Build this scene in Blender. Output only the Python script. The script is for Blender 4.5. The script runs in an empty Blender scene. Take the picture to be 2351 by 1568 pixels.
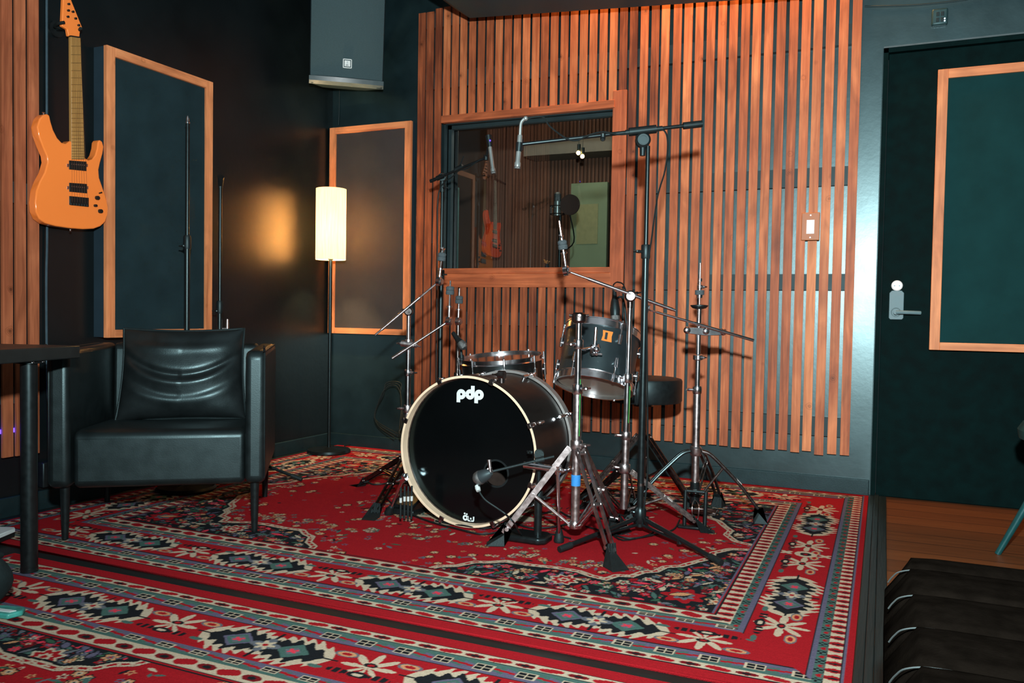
import bpy, bmesh, math, random
import numpy as np
from mathutils import Matrix, Vector
random.seed(7)
PI = math.pi
scene = bpy.context.scene
COL = scene.collection
V = Vector

# ------------------------------------------------------------------ colours and materials
def lin(r, g, b):
    f = lambda c: (c/255)/12.92 if c/255 <= 0.04045 else (((c/255)+0.055)/1.055)**2.4
    return (f(r), f(g), f(b), 1.0)

def base_mat(name):
    m = bpy.data.materials.new(name); m.use_nodes = True
    nt = m.node_tree; nt.nodes.clear()
    out = nt.nodes.new('ShaderNodeOutputMaterial')
    p = nt.nodes.new('ShaderNodeBsdfPrincipled')
    nt.links.new(p.outputs[0], out.inputs[0])
    return m, nt, p, out

def mat(name, rgb, rough=0.5, metal=0.0, var=0.12, scale=30.0, bump=0.0, bscale=200.0, spec=0.5, coat=0.0, stretch=(1, 1, 1), rvar=0.08):
    m, nt, p, out = base_mat(name)
    tc = nt.nodes.new('ShaderNodeTexCoord')
    mp = nt.nodes.new('ShaderNodeMapping'); mp.inputs['Scale'].default_value = stretch
    nt.links.new(tc.outputs['Object'], mp.inputs[0])
    n = nt.nodes.new('ShaderNodeTexNoise'); n.inputs['Scale'].default_value = scale; n.inputs['Detail'].default_value = 4
    nt.links.new(mp.outputs[0], n.inputs['Vector'])
    c = lin(*rgb)
    cr = nt.nodes.new('ShaderNodeValToRGB')
    cr.color_ramp.elements[0].position = .3; cr.color_ramp.elements[1].position = .7
    cr.color_ramp.elements[0].color = tuple(x*(1-var) for x in c[:3])+(1,)
    cr.color_ramp.elements[1].color = tuple(min(1, x*(1+var)) for x in c[:3])+(1,)
    nt.links.new(n.outputs['Fac'], cr.inputs[0])
    nt.links.new(cr.outputs[0], p.inputs['Base Color'])
    mr = nt.nodes.new('ShaderNodeMapRange')
    mr.inputs['To Min'].default_value = max(0.02, rough-rvar); mr.inputs['To Max'].default_value = min(1, rough+rvar)
    nt.links.new(n.outputs['Fac'], mr.inputs[0]); nt.links.new(mr.outputs[0], p.inputs['Roughness'])
    p.inputs['Metallic'].default_value = metal
    p.inputs['Specular IOR Level'].default_value = spec
    if name == 'dark_teal_wall_paint': p.inputs['IOR'].default_value = 1.62
    if metal == 0 and max(rgb) < 90 and spec > .15 and 'satin_wall' not in name: p.inputs['Specular Tint'].default_value = (.62, .95, 1, 1)
    if coat: p.inputs['Coat Weight'].default_value = coat; p.inputs['Coat Roughness'].default_value = .06
    if bump:
        n2 = nt.nodes.new('ShaderNodeTexNoise'); n2.inputs['Scale'].default_value = bscale; n2.inputs['Detail'].default_value = 3
        nt.links.new(mp.outputs[0], n2.inputs['Vector'])
        b = nt.nodes.new('ShaderNodeBump'); b.inputs['Strength'].default_value = bump; b.inputs['Distance'].default_value = .004
        nt.links.new(n2.outputs['Fac'], b.inputs['Height']); nt.links.new(b.outputs[0], p.inputs['Normal'])
    return m

def wood_mat(name, light, mid, dark, axis='Z', rough=.55, tone=True, grain=70., knots=True):
    """Stained softwood: grain along one axis, a tone of its own per board (colour attribute 'tone')."""
    m, nt, p, out = base_mat(name)
    N = nt.nodes; L = nt.links
    tc = N.new('ShaderNodeTexCoord')
    at = N.new('ShaderNodeAttribute'); at.attribute_name = 'tone'
    sep = N.new('ShaderNodeSeparateColor'); L.new(at.outputs['Color'], sep.inputs[0])
    off = N.new('ShaderNodeCombineXYZ')
    ml = N.new('ShaderNodeMath'); ml.operation = 'MULTIPLY'; ml.inputs[1].default_value = 37.0
    L.new(sep.outputs[1], ml.inputs[0])
    for k in range(3): L.new(ml.outputs[0], off.inputs[k])
    ad = N.new('ShaderNodeVectorMath'); ad.operation = 'ADD'
    L.new(tc.outputs['Object'], ad.inputs[0]); L.new(off.outputs[0], ad.inputs[1])
    mp = N.new('ShaderNodeMapping')
    s = {'X': (.035, 1, 1), 'Y': (1, .035, 1), 'Z': (1, 1, .035)}[axis]
    mp.inputs['Scale'].default_value = s
    L.new(ad.outputs[0], mp.inputs[0])
    n = N.new('ShaderNodeTexNoise'); n.inputs['Scale'].default_value = grain; n.inputs['Detail'].default_value = 5; n.inputs['Distortion'].default_value = .6
    L.new(mp.outputs[0], n.inputs['Vector'])
    n2 = N.new('ShaderNodeTexNoise'); n2.inputs['Scale'].default_value = 3.0; n2.inputs['Detail'].default_value = 3
    L.new(ad.outputs[0], n2.inputs['Vector'])
    cr = N.new('ShaderNodeValToRGB'); e = cr.color_ramp.elements
    e[0].position = .25; e[0].color = lin(*dark); e[1].position = .78; e[1].color = lin(*light)
    x = cr.color_ramp.elements.new(.5); x.color = lin(*mid)
    a1 = N.new('ShaderNodeMath'); a1.operation = 'MULTIPLY_ADD'; a1.inputs[1].default_value = .54
    L.new(n.outputs['Fac'], a1.inputs[0])
    a2 = N.new('ShaderNodeMath'); a2.operation = 'MULTIPLY_ADD'; a2.inputs[1].default_value = .42; a2.inputs[2].default_value = .0
    L.new(n2.outputs['Fac'], a2.inputs[0]); L.new(a2.outputs[0], a1.inputs[2])
    if tone:
        a3 = N.new('ShaderNodeMath'); a3.operation = 'MULTIPLY_ADD'; a3.inputs[1].default_value = .62; a3.inputs[2].default_value = -.30
        L.new(sep.outputs[0], a3.inputs[0])
        a4 = N.new('ShaderNodeMath'); a4.operation = 'ADD'
        L.new(a1.outputs[0], a4.inputs[0]); L.new(a3.outputs[0], a4.inputs[1]); src = a4
    else: src = a1
    L.new(src.outputs[0], cr.inputs[0])
    colr = cr.outputs[0]
    if knots:
        # softwood figure: pale flecks, and ringed knots in a few places
        n3 = N.new('ShaderNodeTexNoise'); n3.inputs['Scale'].default_value = 16; n3.inputs['Detail'].default_value = 4; n3.inputs['Distortion'].default_value = 1.2
        mp3 = N.new('ShaderNodeMapping'); mp3.inputs['Scale'].default_value = {'X': (.22, 1, 1), 'Y': (1, .22, 1), 'Z': (1, 1, .22)}[axis]
        L.new(ad.outputs[0], mp3.inputs[0]); L.new(mp3.outputs[0], n3.inputs['Vector'])
        fr = N.new('ShaderNodeValToRGB'); k = fr.color_ramp.elements
        k[0].position = .30; k[0].color = (.62, .56, .52, 1); k[1].position = .72; k[1].color = (1.28, 1.25, 1.22, 1)
        L.new(n3.outputs['Fac'], fr.inputs[0])
        m3 = N.new('ShaderNodeMix'); m3.data_type = 'RGBA'; m3.blend_type = 'MULTIPLY'; m3.inputs['Factor'].default_value = .75
        L.new(colr, m3.inputs['A']); L.new(fr.outputs[0], m3.inputs['B'])
        vo = N.new('ShaderNodeTexVoronoi'); vo.inputs['Scale'].default_value = 17.0
        wp = N.new('ShaderNodeTexNoise'); wp.inputs['Scale'].default_value = 30
        wm = N.new('ShaderNodeVectorMath'); wm.operation = 'MULTIPLY_ADD'; wm.inputs[1].default_value = (.012, .012, .012)
        L.new(ad.outputs[0], wp.inputs['Vector']); L.new(wp.outputs['Color'], wm.inputs[0]); L.new(ad.outputs[0], wm.inputs[2]); L.new(wm.outputs[0], vo.inputs['Vector'])
        kr = N.new('ShaderNodeValToRGB'); k = kr.color_ramp.elements
        k[0].position = .0; k[0].color = (.18, .13, .11, 1); k[1].position = .36; k[1].color = (1, 1, 1, 1)
        for ps, c_ in ((.09, .26), (.14, .85), (.18, .48), (.24, 1.1), (.28, .72)):
            q = k.new(ps); q.color = (c_, c_*.95, c_*.9, 1)
        L.new(vo.outputs['Distance'], kr.inputs[0])
        sc_ = N.new('ShaderNodeSeparateColor'); L.new(vo.outputs['Color'], sc_.inputs[0])
        gt = N.new('ShaderNodeMath'); gt.operation = 'GREATER_THAN'; gt.inputs[1].default_value = .93
        L.new(sc_.outputs[0], gt.inputs[0])
        g2_ = N.new('ShaderNodeMath'); g2_.operation = 'MULTIPLY'; g2_.inputs[1].default_value = .75; L.new(gt.outputs[0], g2_.inputs[0])
        mx = N.new('ShaderNodeMix'); mx.data_type = 'RGBA'; mx.blend_type = 'MULTIPLY'
        L.new(g2_.outputs[0], mx.inputs['Factor']); L.new(m3.outputs['Result'], mx.inputs['A']); L.new(kr.outputs[0], mx.inputs['B']); colr = mx.outputs['Result']
    L.new(colr, p.inputs['Base Color'])
    p.inputs['Roughness'].default_value = rough; p.inputs['Specular IOR Level'].default_value = .35
    b = N.new('ShaderNodeBump'); b.inputs['Strength'].default_value = .25; b.inputs['Distance'].default_value = .003
    L.new(n.outputs['Fac'], b.inputs['Height']); L.new(b.outputs[0], p.inputs['Normal'])
    return m

def emit_mat(name, rgb, strength, var=.05):
    m, nt, p, out = base_mat(name)
    n = nt.nodes.new('ShaderNodeTexNoise'); n.inputs['Scale'].default_value = 60
    cr = nt.nodes.new('ShaderNodeValToRGB'); c = lin(*rgb)
    cr.color_ramp.elements[0].color = tuple(x*(1-var) for x in c[:3])+(1,); cr.color_ramp.elements[1].color = c
    nt.links.new(n.outputs['Fac'], cr.inputs[0])
    nt.links.new(cr.outputs[0], p.inputs['Emission Color']); nt.links.new(cr.outputs[0], p.inputs['Base Color'])
    p.inputs['Emission Strength'].default_value = strength
    return m

M = {}
M['wall'] = mat('dark_teal_wall_paint', (18, 33, 36), .335, var=.3, scale=7, bump=.05, bscale=50, spec=.9, rvar=.05)
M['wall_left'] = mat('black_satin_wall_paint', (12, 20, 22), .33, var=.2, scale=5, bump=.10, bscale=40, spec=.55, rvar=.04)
M['black_gap'] = mat('black_backing_paint', (30, 42, 45), .55, var=.2, scale=10)
M['ceiling'] = mat('black_ceiling_paint', (22, 26, 28), .8)
M['base'] = mat('dark_teal_trim_paint', (24, 40, 43), .42, var=.15, scale=14, bump=.08)
M['door'] = mat('black_door_paint', (4, 25, 25), .65, var=.3, scale=18, bump=.1, spec=.04)
M['soffit'] = mat('dark_teal_beam_paint', (26, 60, 68), .55, var=.12, scale=9)
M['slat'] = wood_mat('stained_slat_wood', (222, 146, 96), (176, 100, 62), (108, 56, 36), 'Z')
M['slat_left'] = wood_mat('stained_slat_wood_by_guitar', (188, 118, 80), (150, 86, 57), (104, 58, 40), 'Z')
M['trimx'] = wood_mat('stained_trim_wood_across', (218, 134, 86), (178, 100, 62), (130, 68, 42), 'X', tone=False)
M['trimz'] = wood_mat('stained_trim_wood_upright', (208, 124, 82), (168, 92, 58), (122, 64, 42), 'Z', tone=False)
M['framez'] = wood_mat('pine_frame_upright', (240, 170, 116), (222, 146, 96), (184, 108, 68), 'Z', tone=False)
M['framex'] = wood_mat('pine_frame_across', (240, 170, 116), (222, 146, 96), (184, 108, 68), 'X', tone=False)
M['framey'] = wood_mat('pine_frame_along', (240, 170, 116), (222, 146, 96), (184, 108, 68), 'Y', tone=False)
M['fabric'] = mat('dark_acoustic_fabric', (30, 49, 54), .9, var=.16, scale=7, bump=.25, bscale=420, spec=.1)
M['fabric_door'] = mat('teal_black_acoustic_fabric', (20, 56, 57), .9, var=.16, scale=7, bump=.25, bscale=420, spec=.1)
M['fabric_lamplit'] = mat('lamplit_acoustic_fabric', (58, 56, 57), .9, var=.1, scale=7, bump=.2, bscale=420, spec=.2)  # the lamp's warm tint is put into this cloth's colour
M['panel_side'] = mat('navy_panel_wrap', (36, 52, 62), .85, var=.1, scale=9, spec=.2)
M['leather'] = mat('black_leather', (17, 23, 24), .42, var=.25, scale=22, bump=.06, bscale=260, spec=.6)
M['leather_cushion'] = mat('black_soft_leather', (22, 27, 28), .38, var=.25, scale=16, bump=.08, bscale=180, spec=.65)
M['bench'] = mat('dark_brown_bench_leather', (11, 9, 7), .85, var=.3, scale=40, bump=.2, bscale=300, spec=.0)
M['black_metal'] = mat('black_powder_coat', (18, 21, 22), .34, var=.2, scale=60, spec=.5)
M['black_plastic'] = mat('black_plastic', (20, 23, 24), .45, var=.2, scale=50)
M['rubber'] = mat('black_rubber', (17, 19, 19), .62, var=.25, scale=60, bump=.2)
M['chrome'] = mat('chrome_plate', (226, 230, 234), .20, metal=1, var=.05, scale=40, rvar=.05)
M['worn_chrome'] = mat('worn_chrome', (196, 192, 192), .32, metal=1, var=.25, scale=60, rvar=.10)
M['dark_chrome'] = mat('smoked_steel', (112, 108, 106), .30, metal=1, var=.3, scale=80)
M['grey_felt'] = mat('grey_cymbal_felt', (70, 80, 84), .95, var=.2, scale=160, bump=.3)
M['blue_tape'] = mat('blue_masking_tape', (38, 128, 200), .7, var=.12, scale=60)
M['green_tape'] = mat('green_spike_tape', (40, 160, 60), .6, var=.1)
M['sticker'] = mat('white_leg_sticker', (214, 214, 210), .6, var=.1)
M['maple'] = mat('natural_maple_hoop', (226, 208, 178), .42, var=.1, scale=18, stretch=(1, 1, 1))
M['hoop_silver'] = mat('silver_grey_hoop', (150, 152, 150), .35, var=.12, metal=.4)
M['drum_head'] = mat('gloss_black_drum_head', (6, 8, 9), .17, var=.2, scale=3, spec=.4, rvar=.03)
M['drum_shell'] = mat('satin_black_shell', (20, 18, 17), .42, var=.25, scale=30, coat=.1, spec=.28)
M['tom_shell'] = mat('black_tom_shell', (30, 38, 41), .4, var=.12, scale=20, coat=.1, spec=.4)
M['clear_head'] = None
M['white_vinyl'] = mat('white_vinyl_print', (206, 222, 224), .5, var=.04)
M['orange_paint'] = mat('orange_guitar_lacquer', (255, 140, 62), .16, var=.03, scale=4, coat=.7, spec=.5)
M['red_paint'] = mat('red_guitar_lacquer', (226, 74, 42), .25, var=.08)
M['fretboard'] = mat('roasted_maple_fretboard', (168, 128, 70), .45, var=.18, scale=40, stretch=(1, 1, .1))
M['fret'] = mat('nickel_fret', (120, 104, 74), .3, metal=.8, var=.1)
M['pickup'] = mat('black_pickup_cover', (26, 24, 24), .4, var=.2)
M['steel_string'] = mat('steel_string', (170, 160, 140), .3, metal=1)
M['grille'] = mat('dark_speaker_grille', (50, 68, 72), .55, var=.14, scale=240, bump=.35, bscale=900)
M['speaker_box'] = mat('black_speaker_cabinet', (22, 32, 36), .6, var=.15, bump=.2, bscale=300)
M['speaker_trim'] = mat('grey_speaker_lip', (72, 90, 94), .4, var=.1)
M['badge'] = mat('silver_badge', (180, 196, 196), .35, var=.08)
M['lock_metal'] = mat('brushed_lock_steel', (104, 134, 140), .5, metal=.0, spec=.3, var=.1, scale=30)
M['deadbolt'] = mat('flash_white_lock_disc', (248, 250, 250), .4, metal=.0, var=.02)  # the chrome disc's flash reflection is put into a white base
M['plate_wood'] = mat('wooden_switch_plate', (176, 108, 62), .5, var=.15, scale=30, stretch=(1, 1, .2))
M['switch_white'] = mat('white_rocker_switch', (226, 234, 236), .4, var=.03)
M['cable'] = mat('black_cable_jacket', (15, 17, 17), .55, var=.2)
M['grey_cable'] = mat('painted_wall_cable', (58, 80, 90), .5, var=.15)
M['mic_silver'] = mat('nickel_microphone_body', (168, 182, 180), .3, metal=.7, var=.08)
M['mic_grille'] = mat('steel_microphone_mesh', (120, 128, 128), .4, metal=.8, var=.3, scale=500, bump=.5, bscale=900)
M['table'] = mat('dark_table_laminate', (30, 34, 34), .4, var=.15, scale=20)
M['wood_floor'] = None
M['underlay'] = mat('dark_floor_mat', (20, 23, 20), .6, var=.22, scale=60, stretch=(.2, 1, 1))
M['strip'] = mat('black_threshold_wood', (24, 34, 34), .5, var=.3, scale=40, stretch=(1, .06, 1), bump=.2)
M['bag'] = mat('black_gig_bag_cloth', (20, 30, 31), .8, var=.25, scale=30, bump=.3)
M['white_card'] = mat('white_card', (206, 222, 222), .6, var=.04)
M['teal_pack'] = mat('teal_packet', (60, 150, 140), .4, var=.35, scale=30)
M['green_seat'] = mat('dark_green_velvet', (24, 62, 60), .7, var=.2, scale=30)
M['green_leg'] = mat('dark_green_lacquered_leg', (22, 72, 74), .35, var=.15)
M['socket'] = mat('dark_grey_wall_box', (42, 66, 68), .4, var=.12)
M['pale_green'] = mat('pale_green_door_paint', (150, 168, 130), .6, var=.08, scale=5)
M['dark_neck'] = mat('dark_brown_neck', (58, 42, 32), .6)
M['bench_glint'] = mat('bench_seam_glint', (46, 52, 52), .5, spec=.25)
M['pale_wall'] = mat('pale_plaster', (130, 124, 110), .8, var=.06)
M['teal_panel'] = mat('grey_teal_panel', (110, 146, 146), .6, var=.1)
M['brown_dark'] = mat('dark_brown_room_paint', (92, 66, 52), .8, var=.12, scale=4)
M['dried'] = mat('dried_flower_orange', (196, 130, 70), .8, var=.2)
M['vase'] = mat('dark_blue_glass_vase', (30, 52, 60), .2, var=.1)
M['amber'] = emit_mat('reflected_bulb_glow', (255, 196, 110), 60)
M['blue_led'] = emit_mat('violet_blue_led', (60, 40, 255), 9)
M['white_led'] = emit_mat('white_led', (210, 240, 255), 2.0)

# glass
def glass_mat(name, tint, refl, rough=.0):
    m = bpy.data.materials.new(name); m.use_nodes = True
    nt = m.node_tree; nt.nodes.clear(); N = nt.nodes; L = nt.links
    o = N.new('ShaderNodeOutputMaterial'); mx = N.new('ShaderNodeMixShader')
    tr = N.new('ShaderNodeBsdfTransparent'); gl = N.new('ShaderNodeBsdfGlossy'); gl.inputs['Roughness'].default_value = rough
    n = N.new('ShaderNodeTexNoise'); n.inputs['Scale'].default_value = 3
    mr = N.new('ShaderNodeMapRange'); mr.inputs['To Min'].default_value = refl*.92; mr.inputs['To Max'].default_value = refl*1.08
    fr = N.new('ShaderNodeFresnel'); fr.inputs['IOR'].default_value = 1.5
    mu = N.new('ShaderNodeMath'); mu.operation = 'MULTIPLY'
    L.new(n.outputs['Fac'], mr.inputs[0]); L.new(fr.outputs[0], mu.inputs[0]); L.new(mr.outputs[0], mu.inputs[1])
    tr.inputs['Color'].default_value = tint
    L.new(mu.outputs[0], mx.inputs[0]); L.new(tr.outputs[0], mx.inputs[1]); L.new(gl.outputs[0], mx.inputs[2]); L.new(mx.outputs[0], o.inputs[0])
    return m
M['glass'] = glass_mat('double_window_glass', (.86, .9, .9, 1), 2.2)
M['clear_head'] = glass_mat('clear_drum_film', (.62, .6, .57, 1), 3.0, .12)

def frosted(name, rgb, alpha):
    m = bpy.data.materials.new(name); m.use_nodes = True
    nt = m.node_tree; nt.nodes.clear(); N = nt.nodes; L = nt.links
    o = N.new('ShaderNodeOutputMaterial'); mx = N.new('ShaderNodeMixShader'); mx.inputs[0].default_value = alpha
    tr = N.new('ShaderNodeBsdfTransparent'); p = N.new('ShaderNodeBsdfPrincipled'); p.inputs['Roughness'].default_value = .3
    n = N.new('ShaderNodeTexNoise'); n.inputs['Scale'].default_value = 12
    cr = N.new('ShaderNodeValToRGB'); c = lin(*rgb)
    cr.color_ramp.elements[0].color = tuple(x*.8 for x in c[:3])+(1,); cr.color_ramp.elements[1].color = c
    L.new(n.outputs['Fac'], cr.inputs[0]); L.new(cr.outputs[0], p.inputs['Base Color'])
    L.new(tr.outputs[0], mx.inputs[1]); L.new(p.outputs[0], mx.inputs[2]); L.new(mx.outputs[0], o.inputs[0])
    return m
M['reso_head'] = frosted('smoky_resonant_film', (168, 164, 150), .8)

def shade_mat():
    m = bpy.data.materials.new('lit_paper_shade'); m.use_nodes = True
    nt = m.node_tree; nt.nodes.clear(); N = nt.nodes; L = nt.links
    o = N.new('ShaderNodeOutputMaterial')
    df = N.new('ShaderNodeBsdfDiffuse'); tl = N.new('ShaderNodeBsdfTranslucent'); em = N.new('ShaderNodeEmission')
    tc = N.new('ShaderNodeTexCoord'); mp = N.new('ShaderNodeMapping'); mp.inputs['Scale'].default_value = (1, 1, .05)
    n = N.new('ShaderNodeTexNoise'); n.inputs['Scale'].default_value = 160; n.inputs['Detail'].default_value = 3
    L.new(tc.outputs['Object'], mp.inputs[0]); L.new(mp.outputs[0], n.inputs['Vector'])
    cr = N.new('ShaderNodeValToRGB'); cr.color_ramp.elements[0].color = lin(236, 208, 160); cr.color_ramp.elements[1].color = lin(255, 240, 210)
    L.new(n.outputs['Fac'], cr.inputs[0])
    for s in (df, tl, em): L.new(cr.outputs[0], s.inputs['Color'])
    em.inputs['Strength'].default_value = LAMP_E
    mx = N.new('ShaderNodeMixShader'); mx.inputs[0].default_value = .65
    L.new(df.outputs[0], mx.inputs[1]); L.new(tl.outputs[0], mx.inputs[2])
    ad = N.new('ShaderNodeAddShader'); L.new(mx.outputs[0], ad.inputs[0]); L.new(em.outputs[0], ad.inputs[1])
    L.new(ad.outputs[0], o.inputs[0]); return m
LAMP_E = 0.42
M['shade'] = shade_mat()

def plank_mat():
    m, nt, p, out = base_mat('brown_plank_floor'); N = nt.nodes; L = nt.links
    tc = N.new('ShaderNodeTexCoord')
    br = N.new('ShaderNodeTexBrick'); br.inputs['Scale'].default_value = 1.0
    br.inputs['Brick Width'].default_value = 1.2; br.inputs['Row Height'].default_value = .14; br.inputs['Mortar Size'].default_value = .0025
    br.inputs['Color1'].default_value = lin(128, 78, 40); br.inputs['Color2'].default_value = lin(104, 62, 32); br.inputs['Mortar'].default_value = lin(44, 26, 14)
    L.new(tc.outputs['Object'], br.inputs['Vector'])
    mp = N.new('ShaderNodeMapping'); mp.inputs['Scale'].default_value = (.06, 1, 1); L.new(tc.outputs['Object'], mp.inputs[0])
    n = N.new('ShaderNodeTexNoise'); n.inputs['Scale'].default_value = 60; n.inputs['Detail'].default_value = 6; n.inputs['Distortion'].default_value = .8
    L.new(mp.outputs[0], n.inputs['Vector'])
    cr = N.new('ShaderNodeValToRGB'); cr.color_ramp.elements[0].color = (.45, .42, .4, 1); cr.color_ramp.elements[1].color = (1.25, 1.2, 1.15, 1)
    L.new(n.outputs['Fac'], cr.inputs[0])
    mx = N.new('ShaderNodeMix'); mx.data_type = 'RGBA'; mx.blend_type = 'MULTIPLY'; mx.inputs['Factor'].default_value = 1
    L.new(br.outputs['Color'], mx.inputs['A']); L.new(cr.outputs[0], mx.inputs['B']); L.new(mx.outputs['Result'], p.inputs['Base Color'])
    p.inputs['Roughness'].default_value = .5
    return m
M['wood_floor'] = plank_mat()

def rug_mat():
    m, nt, p, out = base_mat('woven_rug_pile'); N = nt.nodes; L = nt.links
    at = N.new('ShaderNodeAttribute'); at.attribute_name = 'knots'
    tc = N.new('ShaderNodeTexCoord')
    n = N.new('ShaderNodeTexNoise'); n.inputs['Scale'].default_value = 350; n.inputs['Detail'].default_value = 2
    L.new(tc.outputs['Object'], n.inputs['Vector'])
    mr = N.new('ShaderNodeMapRange'); mr.inputs['To Min'].default_value = .68; mr.inputs['To Max'].default_value = 1.3
    L.new(n.outputs['Fac'], mr.inputs[0])
    mx = N.new('ShaderNodeMix'); mx.data_type = 'RGBA'; mx.blend_type = 'MULTIPLY'; mx.inputs['Factor'].default_value = 1
    L.new(at.outputs['Color'], mx.inputs['A']); L.new(mr.outputs[0], mx.inputs['B']); L.new(mx.outputs['Result'], p.inputs['Base Color'])
    p.inputs['Roughness'].default_value = .95; p.inputs['Specular IOR Level'].default_value = .1
    b = N.new('ShaderNodeBump'); b.inputs['Strength'].default_value = .4; b.inputs['Distance'].default_value = .003
    L.new(n.outputs['Fac'], b.inputs['Height']); L.new(b.outputs[0], p.inputs['Normal'])
    return m
M['rug'] = rug_mat()

# ------------------------------------------------------------------ mesh helpers (all in world metres)
def BM(): return bmesh.new()

def smooth_by_angle(me, ang=35):
    me.polygons.foreach_set('use_smooth', [True]*len(me.polygons))
    if hasattr(me, 'set_sharp_from_angle'): me.set_sharp_from_angle(angle=math.radians(ang))

def obj(name, bm, m, parent=None, smooth=True, bevel=0, mtx=None, seg=2):
    if mtx is not None: bm.transform(mtx)
    bmesh.ops.recalc_face_normals(bm, faces=bm.faces[:])
    me = bpy.data.meshes.new(name); bm.to_mesh(me); bm.free()
    if smooth: smooth_by_angle(me)
    me.materials.append(M[m] if isinstance(m, str) else m)
    o = bpy.data.objects.new(name, me); COL.objects.link(o)
    if parent is not None:
        o.parent = parent
        if parent.type == 'EMPTY': o.matrix_parent_inverse = Matrix.Translation(-parent.location)
    if bevel:
        b = o.modifiers.new('bevel', 'BEVEL'); b.width = bevel; b.segments = seg; b.limit_method = 'ANGLE'; b.angle_limit = math.radians(40)
    return o

def tag(o, label, cat, group=None):
    o['label'] = label; o['category'] = cat
    if group: o['group'] = group
    return o

def thing(name, label, cat, loc, group=None):
    o = bpy.data.objects.new(name, None); COL.objects.link(o); o.location = loc
    o.empty_display_size = .05
    return tag(o, label, cat, group)

def struct(o):
    o['kind'] = 'structure'; return o

def box(bm, x0, x1, y0, y1, z0, z1):
    vs = [bm.verts.new(p) for p in ((x0,y0,z0),(x1,y0,z0),(x1,y1,z0),(x0,y1,z0),(x0,y0,z1),(x1,y0,z1),(x1,y1,z1),(x0,y1,z1))]
    for f in ((0,1,2,3),(4,7,6,5),(0,4,5,1),(1,5,6,2),(2,6,7,3),(3,7,4,0)): bm.faces.new([vs[i] for i in f])
    return vs

def frame_of(d):
    d = V(d).normalized(); a = V((0,0,1)) if abs(d.z) < .9 else V((1,0,0))
    u = a.cross(d).normalized(); return u, d.cross(u)

def tube(bm, p0, p1, r0, r1=None, seg=14, cap=True):
    r1 = r0 if r1 is None else r1
    p0 = V(p0); p1 = V(p1); u, w = frame_of(p1-p0)
    A = []; B = []
    for k in range(seg):
        a = 2*PI*k/seg; d = u*math.cos(a)+w*math.sin(a)
        A.append(bm.verts.new(p0+d*r0)); B.append(bm.verts.new(p1+d*r1))
    for k in range(seg):
        bm.faces.new((A[k], A[(k+1) % seg], B[(k+1) % seg], B[k]))
    if cap: bm.faces.new(A[::-1]); bm.faces.new(B)

def path(bm, pts, r, seg=8, smooth=5):
    """Round bar or cable through the points (Catmull-Rom)."""
    P = [V(p) for p in pts]
    if smooth > 1 and len(P) > 2:
        Q = []
        for i in range(len(P)-1):
            a = P[max(0, i-1)]; b = P[i]; c = P[i+1]; d = P[min(len(P)-1, i+2)]
            for k in range(smooth):
                t = k/smooth
                Q.append(.5*((2*b)+(c-a)*t+(2*a-5*b+4*c-d)*t*t+(3*b-a-3*c+d)*t**3))
        Q.append(P[-1]); P = Q
    rings = []; u = None
    for i, p in enumerate(P):
        d = (P[min(i+1, len(P)-1)]-P[max(i-1, 0)]).normalized()
        if u is None: u, w = frame_of(d)
        else:
            u = (u-d*u.dot(d)).normalized(); w = d.cross(u)
        rings.append([bm.verts.new(p+(u*math.cos(2*PI*k/seg)+w*math.sin(2*PI*k/seg))*r) for k in range(seg)])
    for A, B in zip(rings, rings[1:]):
        for k in range(seg): bm.faces.new((A[k], A[(k+1) % seg], B[(k+1) % seg], B[k]))
    bm.faces.new(rings[0][::-1]); bm.faces.new(rings[-1])

def lathe(bm, prof, origin, axis=(0,0,1), seg=48, arc=None):
    """Revolve (radius, height) pairs about an axis through origin."""
    o = V(origin); d = V(axis).normalized(); u, w = frame_of(d)
    rings = []
    for r, h in prof:
        if r < 1e-6: rings.append([bm.verts.new(o+d*h)])
        else: rings.append([bm.verts.new(o+d*h+(u*math.cos(2*PI*k/seg)+w*math.sin(2*PI*k/seg))*r) for k in range(seg)])
    for A, B in zip(rings, rings[1:]):
        for k in range(seg):
            k2 = (k+1) % seg
            if len(A) == 1 and len(B) == 1: continue
            if len(A) == 1: bm.faces.new((A[0], B[k2], B[k]))
            elif len(B) == 1: bm.faces.new((A[k], A[k2], B[0]))
            else: bm.faces.new((A[k], A[k2], B[k2], B[k]))

def ball(bm, c, r, sx=1, sy=1, sz=1, seg=16):
    mt = Matrix.Translation(V(c)) @ Matrix.Diagonal((r*sx, r*sy, r*sz, 1))
    bmesh.ops.create_uvsphere(bm, u_segments=seg, v_segments=max(6, seg//2), radius=1, matrix=mt)

def prism(bm, poly, fn, d0, d1):
    """Extrude a 2-D outline; fn(a, b, d) gives the world point."""
    A = [bm.verts.new(fn(a, b, d0)) for a, b in poly]; B = [bm.verts.new(fn(a, b, d1)) for a, b in poly]
    n = len(poly)
    for k in range(n): bm.faces.new((A[k], A[(k+1) % n], B[(k+1) % n], B[k]))
    bm.faces.new(A[::-1]); bm.faces.new(B)

def lerp(a, b, t): return V(a).lerp(V(b), t)

def basis(origin, x, y, z):
    m = Matrix.Identity(4)
    for i, a in enumerate((x, y, z)):
        for k in range(3): m[k][i] = a[k]
    for k in range(3): m[k][3] = origin[k]
    return m

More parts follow.
